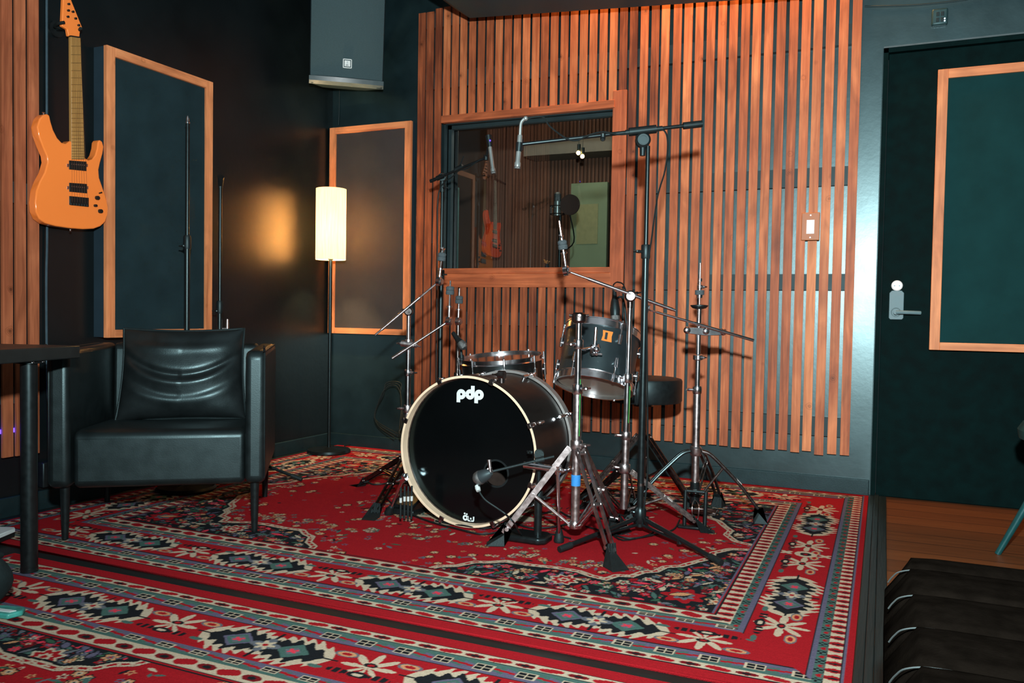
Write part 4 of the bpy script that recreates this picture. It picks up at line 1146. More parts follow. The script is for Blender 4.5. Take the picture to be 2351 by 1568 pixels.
b = BM(); box(b, bx0+.03, bx0+.79, by1-.83, by1-.03, .29, .33); obj('base_frame', b, 'black_metal', t)
for x in (bx0+.08, bx0+.74):
    for y in (by1-.08, by1-.78):
        b = BM(); tube(b, (x, y, 0.0), (x, y, .30), .014, .02); obj('leg', b, 'black_metal', t)
ft = V((0.3844, 3.33, 0)); tp = V((0.4988, 3.508, 0.1194))
t = thing('chair', 'dark green chair at the right edge, only a slanted leg and seat edge showing', 'chair', (ft.x+.3, ft.y-.05, 0))
ch = V((ft.x+.30, ft.y+.02, 0))
b = BM(); lathe(b, [(0, .39), (.20, .39), (.245, .41), (.25, .44), (.235, .465), (.15, .47), (0, .465)], ch, seg=48); obj('seat', b, 'green_seat', t)
b = BM(); n = 24; A = []
for k in range(n+1):
    a = -.2+PI*1.15*k/n-1.1
    d = V((math.cos(a), math.sin(a), 0))
    A.append([b.verts.new(ch+d*.225+V((0, 0, .45))), b.verts.new(ch+d*.27+V((0, 0, .47))), b.verts.new(ch+d*.30+V((0, 0, .74))), b.verts.new(ch+d*.28+V((0, 0, .76))), b.verts.new(ch+d*.25+V((0, 0, .74)))])
for P_, Q_ in zip(A, A[1:]):
    for k in range(5): b.faces.new((P_[k], P_[(k+1) % 5], Q_[(k+1) % 5], Q_[k]))
b.faces.new(A[0]); b.faces.new(A[-1][::-1])
obj('backrest', b, 'green_seat', t)
for k in range(4):
    a = k*PI/2
    d = V((ft.x-ch.x, ft.y-ch.y, 0)); r_ = d.length; d = Matrix.Rotation(a, 3, 'Z') @ d.normalized()
    b = BM(); tube(b, tuple(ch+d*r_), tuple(ch+d*.12+V((0, 0, .395))), .010, .017, 16); obj('leg', b, 'green_leg', t)

# ------------------------------------------------------------------ stand parts shared by the drum hardware
def rubber_foot(b, foot, toward, L=.055, w=.02):
    """Splayed rubber boot with a flat sole at foot, narrowing up along the leg."""
    f_ = V(foot); d = (V(toward)-f_).normalized(); s = V((0, 0, 1)).cross(d).normalized()
    h = V((d.x, d.y, 0)).normalized()
    lo = [f_+s*w-h*w*.9, f_-s*w-h*w*.9, f_-s*w*.9+h*w*1.2, f_+s*w*.9+h*w*1.2]
    u_ = s.cross(d).normalized(); c = f_+d*L; r = w*.5
    hi = [c+s*r-u_*r*-1*-1, c-s*r-u_*r, c-s*r+u_*r, c+s*r+u_*r]
    hi = [c+s*r+u_*r*(-1 if u_.z > 0 else 1), c-s*r+u_*r*(-1 if u_.z > 0 else 1), c-s*r+u_*r*(1 if u_.z > 0 else -1), c+s*r+u_*r*(1 if u_.z > 0 else -1)]
    hi = [hi[k] for k in (0, 1, 2, 3)]
    A = [b.verts.new(p) for p in lo]; B = [b.verts.new(p) for p in hi]
    for k in range(4): b.faces.new((A[k], A[(k+1) % 4], B[(k+1) % 4], B[k]))
    b.faces.new(A); b.faces.new(B)
    for k in range(-1, 2):
        tube(b, f_+s*w*.55*k+h*w*1.1+V((0, 0, .004)), c+s*r*.6*k+u_*r*(1 if u_.z > 0 else -1), .0028, .002, 6)

def rail_leg(parent, hub, foot, m='worn_chrome', gap=.0135, r=.0058, frac=.5, low=None, sticker=False, foot_w=.021):
    """Double-rail leg from the collar to a rubber foot, with a brace from the lower collar."""
    hub = V(hub); foot = V(foot); d = (foot-hub).normalized(); s = V((0, 0, 1)).cross(d).normalized()
    end = foot-d*.045
    b = BM(); u_ = s.cross(d).normalized(); hh = r*1.35
    for k in (-1, 1):      # two flat strips side by side
        p, q = hub+s*gap*k, lerp(hub, end, .98)+s*gap*k*.8
        A = [b.verts.new(c_+s*x*.0022+u_*y*hh) for c_ in (p, q) for x, y in ((-1, -1), (1, -1), (1, 1), (-1, 1))]
        for f_ in ((0, 1, 2, 3), (4, 7, 6, 5), (0, 4, 5, 1), (1, 5, 6, 2), (2, 6, 7, 3), (3, 7, 4, 0)): b.faces.new([A[x] for x in f_])
    for q in (.04, frac, .93):
        c = lerp(hub, end, q); tube(b, c-s*(gap+.005), c+s*(gap+.005), r*1.15, seg=10)
    lg = obj('leg', b, m, parent)
    b = BM(); rubber_foot(b, (foot.x, foot.y, FZ), hub, .078, foot_w*1.2); obj('rubber_foot', b, 'rubber', lg, bevel=.002)
    if sticker:
        b = BM(); c = lerp(hub, end, .56); u_ = s.cross(d); u_ = u_ if u_.z > 0 else -u_
        M_ = basis(c+u_*(r+.001), d, s, u_); box(b, -.012, .012, -gap-.003, gap+.003, 0, .0012); st = obj('sticker', b, 'sticker', lg, smooth=False, mtx=M_)
    if low is not None:
        b = BM(); lo = V(low)+ (V((foot.x, foot.y, 0))-V((low[0], low[1], 0))).normalized()*.02; c = lerp(hub, end, frac)
        for k in (-1, 1): tube(b, lo+s*.007*k, c+s*.007*k, .0042, seg=8)
        tube(b, lo-s*.011, lo+s*.011, .006, seg=8)
        obj('brace', b, m, parent)
    return lg

def wing_nut(b, c, d, s=.016):
    c = V(c); d = V(d).normalized(); u, w = frame_of(d)
    tube(b, c, c+d*.012, .0065, .0055, 10)
    for k in (-1, 1): tube(b, c+d*.006, c+d*.016+u*s*k, .0040, .0030, 8)

def clamp(name, parent, p, r=.016, h=.03, m='chrome', knob=(0, -1, 0), along=(0, 0, 1)):
    p = V(p); a = V(along).normalized(); b = BM()
    lathe(b, [(0, -h/2), (r*.9, -h/2), (r, -h/2+.004), (r, h/2-.004), (r*.9, h/2), (0, h/2)], p, a, 20)
    k = V(knob).normalized(); tube(b, p, p+k*(r+.012), .0055, seg=10); wing_nut(b, p+k*(r+.008), k)
    return obj(name, b, m, parent)

def tilter(parent, base, top, m='chrome', felts=True, nut=True, felt_at=.62):
    base = V(base); top = V(top); d = (top-base).normalized(); L_ = (top-base).length
    u, w = frame_of(d)
    b = BM(); lathe(b, [(0, -.011), (.014, -.011), (.019, -.008), (.019, .008), (.014, .011), (0, .011)], base, w, 24); lathe(b, [(.007, .011), (.012, .011), (.012, .016), (0, .016)], base, w, 16)
    o = obj('tilter', b, m, parent)
    b = BM(); tube(b, base+d*.014, top, .0038, seg=10); tube(b, base+d*.010, base+d*L_*.34, .0062, seg=12); tube(b, base+d*L_*.34, base+d*(L_*.34+.006), .013, seg=16); obj('cymbal_post', b, m, o)
    if felts:
        b = BM(); c = base+d*L_*felt_at
        lathe(b, [(0, -.018), (.016, -.018), (.018, -.014), (.018, -.002), (.015, 0), (.017, .002), (.018, .012), (.013, .017), (0, .017)], c, d, 24); obj('cymbal_felt', b, 'grey_felt', o)
    if nut:
        b = BM(); wing_nut(b, base+d*(L_*felt_at+.020), d, .018); obj('wing_nut', b, m, o)
    return o

# ------------------------------------------------------------------ bass drum
BX, BYF, BZ, BR = -1.405, 2.741, .2965, .285
t = thing('bass_drum', 'black bass drum with a pale maple front hoop and gloss black head', 'bass drum', (BX, 2.94, FZ))
AX = (0, 1, 0); FC = (BX, BYF, BZ)
b = BM(); lathe(b, [(.262, .050), (.272, .050), (.272, .365), (.262, .365), (.262, .050)], FC, AX, 96); sh = obj('shell', b, 'drum_shell', t)
b = BM(); lathe(b, [(.2742, .001), (.2752, 0), (.2826, 0), (.2836, .001), (.2836, .0525), (.2742, .0525), (.2742, .001)], FC, AX, 128); hp = obj('hoop', b, 'maple', t); hp['label'] = 'pale maple front hoop'
b = BM(); lathe(b, [(.2837, .0015), (.2850, .0025), (BR, .052), (.2837, .052), (.2837, .0015)], FC, AX, 128); obj('hoop_band', b, 'drum_shell', hp)
b = BM(); lathe(b, [(.2745, .362), (.2845, .362), (.2845, .402), (.2745, .402), (.2745, .362)], FC, AX, 128); hb = obj('hoop', b, 'hoop_silver', t); hb['label'] = 'silver grey rear hoop'
PH = V((-1.299, 2.781, 0.2187)); PR = .047
b = BM(); n = 128
for y_ in (BYF+.0402,):
    oc = [b.verts.new((BX+.2738*math.cos(2*PI*k/n), y_, BZ+.2738*math.sin(2*PI*k/n))) for k in range(n)]
    ic = [b.verts.new((PH.x+PR*math.cos(2*PI*k/48), y_, PH.z+PR*math.sin(2*PI*k/48))) for k in range(48)]
    ed = [b.edges.new((oc[k], oc[(k+1) % n])) for k in range(n)]+[b.edges.new((ic[k], ic[(k+1) % 48])) for k in range(48)]
    bmesh.ops.triangle_fill(b, use_beauty=True, use_dissolve=False, edges=ed)
ex = bmesh.ops.extrude_face_region(b, geom=b.faces[:])
for v in [q for q in ex['geom'] if isinstance(q, bmesh.types.BMVert)]: v.co.y += .0012
hd = obj('front_head', b, 'drum_head', t, smooth=False)
b = BM()
lathe(b, [(PR-.001, -.0012), (PR+.006, -.0012), (PR+.006, .0), (PR-.001, .0024), (PR-.001, -.0012)], (PH.x, BYF+.0402, PH.z), AX, 56); obj('port_ring', b, 'black_plastic', hd)
b = BM(); lathe(b, [(.2605, .052), (.2618, .052), (.2618, .364), (.2605, .364), (.2605, .052)], FC, AX, 72); obj('shell_lining', b, mat('bare_wood_shell_lining', (110, 62, 40), .6, var=.2, scale=20, stretch=(1, .1, 1)), sh)
b = BM(); lathe(b, [(0, .372), (.274, .372), (.274, .375), (0, .375)], FC, AX, 96); obj('batter_head', b, 'smoked_head', t)
b = BM(); lathe(b, [(.2695, .0375), (.2741, .0365), (.2741, .0395), (.2695, .0395), (.2695, .0375)], FC, AX, 128); obj('head_flange', b, 'dark_chrome', hd)
# lettering on the head
LY = BYF+.0396
def ring_pts(cx, cz, rx, rz, n=40): return [(cx+rx*math.cos(2*PI*k/n), cz+rz*math.sin(2*PI*k/n)) for k in range(n)]
def annulus(b, cx, cz, R, r, y0, y1, n=48):
    vs = []
    for k in range(n):
        a = 2*PI*k/n; c, s = math.cos(a), math.sin(a)
        vs.append([b.verts.new((cx+q*c, y, cz+q*s)) for q, y in ((r, y0), (R, y0), (R, y1), (r, y1))])
    for k in range(n):
        A, B = vs[k], vs[(k+1) % n]
        for j in range(4): b.faces.new((A[j], A[(j+1) % 4], B[(j+1) % 4], B[j]))
p1_ = V((-1.449, 2.781, 0.5057)); p2_ = V((-1.412, 2.781, 0.5068)); p3_ = V((-1.374, 2.781, 0.5075))
R_ = (p3_.x-p1_.x)/4*1.02; r_ = R_*.24
b = BM(); y0, y1 = LY-.0006, LY+.0004
for p_ in (p1_, p2_, p3_): annulus(b, p_.x, p_.z, R_, r_, y0, y1)
box(b, p1_.x-R_, p1_.x-r_*.9, y0-.0002, y1, p1_.z-R_*1.62, p1_.z+R_*.1)
box(b, p2_.x+r_*.9, p2_.x+R_, y0-.0002, y1, p2_.z-R_*.1, p2_.z+R_*1.72)
box(b, p3_.x-R_, p3_.x-r_*.9, y0-.0002, y1, p3_.z-R_*1.68, p3_.z+R_*.1)
obj('lettering', b, 'white_vinyl', hd, smooth=False)
# small mark low on the head: a ring with two dots, and a rounded double-u
q1 = V((-1.424, 2.781, 0.0389)); q2 = V((-1.401, 2.781, 0.0376)); k_ = ((-1.401, 2.781, 0.0376)[0]-(-1.424, 2.781, 0.0389)[0])
b = BM(); annulus(b, q1.x, q1.z, k_*.47, k_*.19, y0, y1, 32)
for dx, dz in ((-.13, .70), (.26, .62)): annulus(b, q1.x+dx*k_, q1.z+dz*k_, k_*.15, k_*.01, y0, y1, 16)
for s in (-1, 1):
    n = 14; vs = []
    for k in range(n+1):
        a = PI+PI*k/n; cx = q2.x+s*k_*.255
        vs.append([b.verts.new((cx+q*k_*math.cos(a), yy, q2.z-.10*k_+q*k_*1.15*math.sin(a))) for q, yy in ((.15, y0), (.385, y0), (.385, y1), (.15, y1))])
    for A, B in zip(vs, vs[1:]):
        for j in range(4): b.faces.new((A[j], A[(j+1) % 4], B[(j+1) % 4], B[j]))
for x0, x1, h in ((-.64, -.405, .40), (-.13, .13, .16), (.405, .64, .40)): box(b, q2.x+x0*k_, q2.x+x1*k_, y0, y1, q2.z-.12*k_, q2.z+h*k_)
obj('emblem', b, 'white_vinyl', hd, smooth=False)
# claws, tension rods and lugs, eight round each end
for k in range(8):
    a = PI/8+k*PI/4+.03
    d = V((math.cos(a), 0, math.sin(a))); s = V((-math.sin(a), 0, math.cos(a)))
    for yh, sg in ((BYF, 1), (BYF+.402, -1)):
        b = BM(); M_ = basis(V((BX, yh, BZ))+d*(BR-.004), s, V((0, sg, 0)), d)
        box(b, -.010, .010, -.004, .030, -.001, .006); box(b, -.010, .010, -.005, .0, -.010, .004); box(b, -.008, .008, .022, .036, .002, .014)
        c = obj('claw', b, 'dark_chrome' if sg > 0 else 'chrome', t, mtx=M_, bevel=.0015)
        b = BM(); o_ = V((BX, yh, BZ))+d*(BR+.006); tube(b, o_+V((0, sg*-.006, 0)), o_+V((0, sg*.012, 0)), .0055, seg=10); tube(b, o_+V((0, sg*.012, 0)), o_+V((0, sg*.085, 0))-d*.004, .0030, seg=8); obj('tension_rod', b, 'chrome', c)
        b = BM(); l0 = V((BX, yh+sg*.085, BZ))+d*.286; tube(b, l0-V((0, sg*.012, 0)), l0+V((0, sg*.030, 0)), .0075, .006, 12); tube(b, l0+V((0, sg*.012, 0)), l0+V((0, sg*.012, 0))-d*.016, .008, seg=12); obj('lug', b, 'chrome', t)
# spurs
for sgn, foot in ((-1, (-1.77, 2.788, 0)), (1, (-1.023, 2.722, 0))):
    f_ = V((foot[0], foot[1], FZ)); a = -.55 if sgn > 0 else PI+.55
    br = V((BX+.278*math.cos(a), f_.y+.10, BZ+.278*math.sin(a)+.04))
    if sgn > 0: br = V((-1.01, 2.664, 0.2792))
    else: br = V((-1.661, 2.72, 0.1768))
    dd = (f_-br).normalized()
    b = BM(); tube(b, br, f_-dd*.004, .0068, .0058, 12); sp_ = obj('spur', b, 'chrome', t)
    b = BM(); lathe(b, [(0, 0), (.017, 0), (.019, .006), (.016, .022), (.010, .046), (0, .046)], (f_.x, f_.y, FZ), -dd if sgn < 0 else (0, 0, 1), 16); obj('rubber_foot', b, 'rubber', sp_)
    on = V((BX, br.y, BZ)); rd = (br-on).normalized()
    b = BM(); tube(b, on+rd*.270, br+rd*.012, .013, .011, 14); tube(b, br-dd*.016, br+dd*.016, .011, seg=14); wing_nut(b, br+rd*.010, rd); obj('spur_bracket', b, 'chrome', t)
# tom post socket on top of the shell (folded wing screw showing)
b = BM(); c = V((-1.271, 2.756, 0.5877)); lathe(b, [(0, -.012), (.016, -.012), (.016, .012), (0, .012)], c, (1, 0, 0), 18); wing_nut(b, c+V((-.012, 0, 0)), (-1, 0, .15), .02); tube(b, c, (c.x, c.y, BZ+.262), .012); obj('mount_clamp', b, 'dark_chrome', t)

# ------------------------------------------------------------------ tom
TCc = V((-1.031, 3.15, 0.6372)); ta = V((.03, .375, .925)).normalized()     # drum axis, top leaning away to the player
t = thing('rack_tom', 'black mounted tom drum with chrome hoops and an orange badge', 'tom drum', tuple(TCc-ta*.11))
TR = .148
b = BM(); lathe(b, [(TR-.007, -.105), (TR, -.105), (TR, .105), (TR-.007, .105), (TR-.007, -.105)], TCc, ta, 72); ts = obj('shell', b, 'tom_shell', t)
for h0, sg in ((.105, 1), (-.105, -1)):
    b = BM(); lathe(b, [(TR+.001, h0-sg*.016), (TR+.009, h0-sg*.016), (TR+.0085, h0-sg*.013), (TR+.0055, h0-sg*.012), (TR+.0055, h0+sg*.011), (TR+.009, h0+sg*.013), (TR+.009, h0+sg*.0155), (TR+.001, h0+sg*.0155), (TR+.001, h0-sg*.016)], TCc, ta, 72); obj('hoop', b, 'chrome', t)
    b = BM(); lathe(b, [(0, h0+sg*.002), (TR-.003, h0+sg*.002), (TR+.0005, h0-sg*.003), (TR+.0005, h0-sg*.005), (0, h0-sg*.001)], TCc, ta, 64); obj('batter_head' if sg > 0 else 'resonant_head', b, 'reso_head', t)
tu, tw = frame_of(ta)
front = V((.36, -.93, 0)); 
def tom_dir(az):    # azimuth from the camera-facing side, about the drum axis
    f_ = (V((.32, -.947, 0))-ta*V((.32, -.947, 0)).dot(ta)).normalized(); s = ta.cross(f_)
    return f_*math.cos(az)+s*math.sin(az)
for k in range(6):
    az = .62+k*PI/3-.2
    d = tom_dir(az)
    for sg in (1, -1):
        b = BM(); c = TCc+d*(TR+.011)
        tube(b, c+ta*sg*.118, c+ta*sg*.060, .0030, seg=8); tube(b, c+ta*sg*.124, c+ta*sg*.112, .0055, seg=8); rd_ = obj('tension_rod', b, 'chrome', t)
        b = BM(); tube(b, c+ta*sg*.066-d*.001, c+ta*sg*.028-d*.001, .0085, .0065, 14); tube(b, c+ta*sg*.046, c+ta*sg*.046-d*.012, .009, seg=14); obj('lug', b, 'chrome', t)
d = tom_dir(.10); s = ta.cross(d).normalized()
b = BM(); M_ = basis(TCc+d*(TR+.0005)+ta*.052, s, d, ta)
prism(b, [(-.020, -.022), (.020, -.022), (.017, 0), (.020, .020), (-.020, .020), (-.017, 0)], lambda x, z, q: V((x, q, z)), -.0005, .0012); bd = obj('badge', b, mat('orange_badge', (240, 140, 60), .35, var=.1, metal=.3), t, smooth=False, mtx=M_); bd['label'] = 'small orange shell badge'
b = BM(); prism(b, [(-.009, -.015), (.001, -.015), (.001, .013), (-.009, .013)], lambda x, z, q: V((x, q, z)), .0011, .0018); obj('badge_mark', b, 'tom_shell', bd, smooth=False, mtx=M_)
# bracket and L-rod
cb_ = V((-0.9922, 2.982, 0.6819))
b = BM(); lathe(b, [(0, -.020), (.015, -.020), (.018, -.016), (.018, .016), (.015, .020), (0, .020)], cb_, (0, 0, 1), 20); wing_nut(b, cb_+V((.01, -.012, -.012)), (.5, -.8, -.3), .02); tube(b, cb_, TCc+tom_dir(-.12)*TR, .012, .016, 12); ball(b, cb_+V((.012, -.012, .002)), .014, seg=14); wing_nut(b, cb_+V((-.03, -.01, .0)), (-1, -.4, 0), .014)
obj('mount_bracket', b, 'chrome', t)
b = BM(); path(b, [(-1.008, 2.834, 0.7066), (-1.003, 2.836, 0.6957), (-0.9997, 2.869, 0.6884), (-0.9969, 2.98, 0.6916)], .0055, 10, 4); tube(b, cb_, cb_+V((.004, .0, .085)), .0052, seg=10); obj('tom_arm', b, 'chrome', t)

# tom microphone, clipped to the far rim
tm = V((-1.004, 3.276, 0.7843)); tp = V((-1.016, 3.298, 0.9059))
t = thing('clip_microphone', 'black microphone clipped above the rim of the black tom', 'microphone', tuple(tm))
b = BM(); d = tp-tm; lathe(b, [(0, -.004), (.012, -.004), (.019, .012), (.021, .040), (.016, .075), (.010, .095), (.008, .115), (0, .115)], tm+V((0, 0, .012)), d, 24); obj('body', b, 'black_plastic', t)
b = BM(); lathe(b, [(0, -.012), (.012, -.010), (.0195, -.002), (.0195, .014), (0, .014)], tm+V((0, 0, .012)), d, 24); obj('grille', b, 'mic_grille', t)
rim = TCc+ta*.118+tom_dir(2.4)*(TR+.006)
b = BM(); path(b, [tuple(rim), tuple(rim+V((.0, .012, .03))), tuple(lerp(tm, tp, .7)+V((.03, .02, .01))), tuple(lerp(tm, tp, .75))], .005, 8); box_c = rim; tube(b, rim-ta*.02, rim+ta*.012, .010, seg=10); obj('clip', b, 'black_plastic', t)
b = BM(); c = lerp(tm, tp, 1.0); path(b, [tuple(tm+V((0, 0, .012))+d.normalized()*.11), (-1.024, 3.306, 0.9366), (-1.014, 3.344, 0.9507), (-0.9921, 3.374, 0.9211), (-0.9661, 3.402, 0.7481), (-0.9406, 3.402, 0.437)], .003, 6); obj('cable', b, 'cable', t)

# ------------------------------------------------------------------ snare drum and its stand
SC = V((-1.55, 3.355, 0.6188)); sa = V((-.05, -.095, 1)).normalized(); SR = .178
t = thing('snare_drum', 'shallow black snare drum with chrome rim behind the bass drum', 'snare drum', tuple(SC-sa*.13))
b = BM(); lathe(b, [(SR-.006, -.125), (SR, -.125), (SR, -.006), (SR-.006, -.006), (SR-.006, -.125)], SC, sa, 80); obj('shell', b, 'drum_shell', t)
for h0, sg in ((0, 1), (-.131, -1)):
    b = BM(); lathe(b, [(SR+.001, h0-sg*.016), (SR+.009, h0-sg*.016), (SR+.004, h0-sg*.011), (SR+.004, h0+sg*.003), (SR+.008, h0+sg*.004), (SR+.008, h0+sg*.0065), (SR+.001, h0+sg*.0065), (SR+.001, h0-sg*.016)], SC, sa, 80); obj('hoop', b, 'chrome', t)
b = BM(); lathe(b, [(0, -.0035), (SR-.002, -.0035), (SR+.0005, -.008), (SR+.0005, -.010), (0, -.0055)], SC, sa, 64); obj('batter_head', b, 'clear_head', t)
b = BM(); lathe(b, [(0, -.129), (SR-.002, -.129), (SR-.002, -.127), (0, -.127)], SC, sa, 64); obj('resonant_head', b, 'reso_head', t)
su_, sw_ = frame_of(sa)
f0 = (V((.36, -.93, 0))-sa*V((.36, -.93, 0)).dot(sa)).normalized(); f1 = sa.cross(f0)
for k in range(8):
    a = k*PI/4+.12; d = f0*math.cos(a)+f1*math.sin(a); c = SC+d*(SR+.012)
    b = BM(); tube(b, c+sa*.012, c-sa*.020, .0050, seg=8); tube(b, c-sa*.015, c-sa*.115, .0028, seg=8); rd_ = obj('tension_rod', b, 'chrome', t)
    b = BM(); tube(b, c-sa*.042, c-sa*.092, .0085, seg=14); tube(b, c-sa*.067, c-sa*.067-d*.014, .008, seg=12); obj('lug', b, 'chrome', t)
d = f0; c = SC+d*(SR+.006)-sa*.058
b = BM(); M_ = basis(c, f1, d, sa); box(b, -.020, .020, -.004, .016, -.035, .028); box(b, -.014, .012, .014, .028, -.010, .026); tube(b, (.02, .012, .012), (.044, .018, .004), .0045, .006); obj('throw_off', b, 'chrome', t, mtx=M_, bevel=.003)
st = thing('snare_stand', 'chrome basket stand under the black snare drum', 'drum stand', (SC.x, SC.y, FZ))
b = BM(); lo = SC-sa*.148; tube(b, (SC.x, SC.y, .07), (SC.x, SC.y, lo.z-.075), .011); obj('stand_tube', b, 'worn_chrome', st)
for k in range(3):
    a = k*2*PI/3+.5; d = f0*math.cos(a)+f1*math.sin(a)
    b = BM(); path(b, [(SC.x, SC.y, lo.z-.08), tuple(lo+d*.10-sa*.03), tuple(lo+d*(SR+.014)-sa*.010), tuple(lo+d*(SR+.016)+sa*.022)], .006, 8); obj('basket_arm', b, 'chrome', st)
    d2 = V((math.cos(a+.9), math.sin(a+.9), 0)); ft_ = V((SC.x, SC.y, 0))+d2*.19
    rail_leg(st, (SC.x, SC.y, .21), (ft_.x, ft_.y, FZ), low=(SC.x, SC.y, .08))
# snare microphone
sm0 = V((-1.731, 3.234, 0.7247)); sm1 = V((-1.665, 3.218, 0.662))
t = thing('clip_microphone', 'black microphone angled down over the rim of the snare drum', 'microphone', tuple(sm1))
b = BM(); d = sm1-sm0; lathe(b, [(0, 0), (.009, 0), (.011, .02), (.014, .05), (.017, .062), (0, .062)], sm0, d, 20); obj('body', b, 'black_plastic', t)
b = BM(); lathe(b, [(.017, .062), (.0195, .070), (.0195, .086), (.012, .096), (0, .098)], sm0, d, 20); obj('grille', b, 'mic_grille', t)
rimp = SC+(f0*math.cos(-1.75)+f1*math.sin(-1.75))*(SR+.006)+sa*.012
b = BM(); path(b, [tuple(rimp-sa*.03), tuple(rimp+sa*.03), tuple(rimp+sa*.055), tuple(lerp(sm0, sm1, .45))], .0065, 8); tube(b, rimp-sa*.035, rimp+sa*.005, .011, seg=12); obj('clip', b, 'black_plastic', t)

# ------------------------------------------------------------------ stand with the tom arm (front)
C1 = V((-.953, 2.69, 0))
t = thing('tom_stand', 'chrome tripod stand with a blue tape band in front of the bass drum', 'drum stand', (C1.x, C1.y, FZ))
zt_, zb_ = (-0.9589, 2.687, 0.8043)[2], (-0.9518, 2.691, 0.0777)[2]
zc_ = (-0.954, 2.689, 0.3674)[2]; zk = (-0.9546, 2.689, 0.558)[2]
b = BM(); tube(b, (C1.x, C1.y, zb_), (C1.x, C1.y, zk), .0150, seg=20); obj('base_tube', b, 'worn_chrome', t)
b = BM(); tube(b, (C1.x, C1.y, zk-.02), (C1.x, C1.y, zt_-.01), .0105, seg=18); obj('upper_tube', b, 'chrome', t)
clamp('height_clamp', t, (C1.x, C1.y, zk), .0185, .036, knob=(1, -.2, .1)); clamp('leg_collar', t, (C1.x, C1.y, zc_), .021, .03, 'worn_chrome', (.9, -.2, 0))
b = BM(); lathe(b, [(0, -.012), (.02, -.012), (.022, -.006), (.022, .006), (.018, .012), (0, .012)], (C1.x, C1.y, zb_+.012), seg=20); obj('lower_collar', b, 'worn_chrome', t)
zl = (-0.9613, 2.686, 0.7118)[2]; clamp('arm_clamp', t, (C1.x, C1.y, zl), .017, .032, knob=(-.6, -.8, 0))
b = BM(); lathe(b, [(0, .016), (.016, .016), (.024, .010), (.025, -.012), (.018, -.02), (0, -.02)], (C1.x, C1.y, zt_), seg=24)
for k in range(4):
    a = k*PI/2+.4; tube(b, (C1.x, C1.y, zt_), (C1.x+.034*math.cos(a), C1.y+.034*math.sin(a), zt_+.006), .006, .005, 10)
obj('top_clamp', b, 'dark_chrome', t)
z_t = (-0.956, 2.689, 0.2439)[2]
b = BM(); lathe(b, [(.0158, -.019), (.0164, -.019), (.0164, .019), (.0158, .019), (.0158, -.019)], (C1.x, C1.y, z_t), seg=24); o = obj('tape_band', b, 'blue_tape', t); o['label'] = 'blue masking tape band'
b = BM(); z1_ = (-0.9538, 2.69, 0.5924)[2]; z2_ = (-0.9504, 2.691, 0.3975)[2]; path(b, [(C1.x+.013, C1.y-.010, z1_), (C1.x+.013, C1.y-.0105, z2_)], .0012, 6, 1); o = obj('tape_strip', b, 'green_tape', t); o['label'] = 'thin green marker strip'
hubz = zc_-.012
for ft_ in ((-1.213, 2.593, 0), (-0.7509, 2.518, 0), (-.868, 2.96, 0)):
    d = (V((ft_[0], ft_[1], 0))-V((C1.x, C1.y, 0))).normalized()
    rail_leg(t, (C1.x+d.x*.024, C1.y+d.y*.024, hubz), (ft_[0], ft_[1], FZ), low=(C1.x, C1.y, zb_+.012), frac=.54, gap=.0145, r=.0066, foot_w=.026)

# ------------------------------------------------------------------ boom cymbal stand (middle)
C2 = V((-.875, 3.048, 0))
t = thing('cymbal_stand', 'chrome boom stand whose long arm rises leftward past the window', 'cymbal stand', (C2.x, C2.y, FZ))
pv = V((-0.8767, 3.047, 0.8858)); lowp = V((-0.8839, 3.044, 0.0782)); mid1 = V((-0.8798, 3.046, 0.5763)); mid2 = V((-0.8817, 3.045, 0.3578))
b = BM(); tube(b, lowp, mid2, .0145, seg=18); obj('base_tube', b, 'worn_chrome', t)
b = BM(); tube(b, mid2-V((0, 0, .02)), mid1, .0118, seg=18); obj('middle_tube', b, 'chrome', t)
b = BM(); tube(b, mid1-V((0, 0, .02)), pv-V((0, 0, .02)), .0095, seg=18); obj('upper_tube', b, 'chrome', t)
clamp('height_clamp', t, mid1, .019, .034, knob=(-1, -.3, .1)); clamp('height_clamp', t, mid2, .018, .03, 'worn_chrome', knob=(-1, -.3, 0)); cz2 = V((-0.8838, 3.044, 0.2332)); clamp('leg_collar', t, cz2, .022, .034, 'worn_chrome', knob=(-1, -.4, .1))
b = BM(); lathe(b, [(0, -.018), (.016, -.018), (.0215, -.013), (.0215, .013), (.016, .018), (0, .018)], pv, (.36, -.93, 0), 28)
tube(b, pv, pv-V((0, 0, .045)), .013, .011, 14); wing_nut(b, pv+V((.02, -.0, .008)), (.8, -.5, .5), .018); obj('boom_pivot', b, 'dark_chrome', t)
e0 = V((-1.099, 2.948, 0.9768)); e1 = V((-0.7212, 3.117, 0.8344)); off = V((.36, -.93, 0))*.012
b = BM(); tube(b, e0+off, lerp(e0, e1, .22)+off, .0042, seg=12); tube(b, lerp(e0, e1, .20)+off, lerp(e0, e1, .97)+off, .0068, seg=14); tube(b, lerp(e0, e1, .965)+off, e1+off, .0055, seg=12); obj('boom_arm', b, 'chrome', t)
tilter(t, e0+off, V((-1.126, 2.936, 1.163))+off, felt_at=.52)
for ft_ in ((-0.5752, 3.113, 0), (-1.134, 3.251, 0), (-.92, 3.33, 0)):
    d = (V((ft_[0], ft_[1], 0))-V((C2.x, C2.y, 0))).normalized()
    rail_leg(t, (cz2.x+d.x*.024, cz2.y+d.y*.024, cz2.z-.01), (ft_[0], ft_[1], FZ), low=(lowp.x, lowp.y, lowp.z), frac=.5, sticker=(ft_[0] > -.7), m='dark_chrome')
b = BM(); path(b, [tuple(mid1+V((.013, -.008, -.03))), tuple(mid2+V((.013, -.012, .05)))], .0012, 6, 1); o = obj('tape_strip', b, 'green_tape', t); o['label'] = 'thin green marker strip'
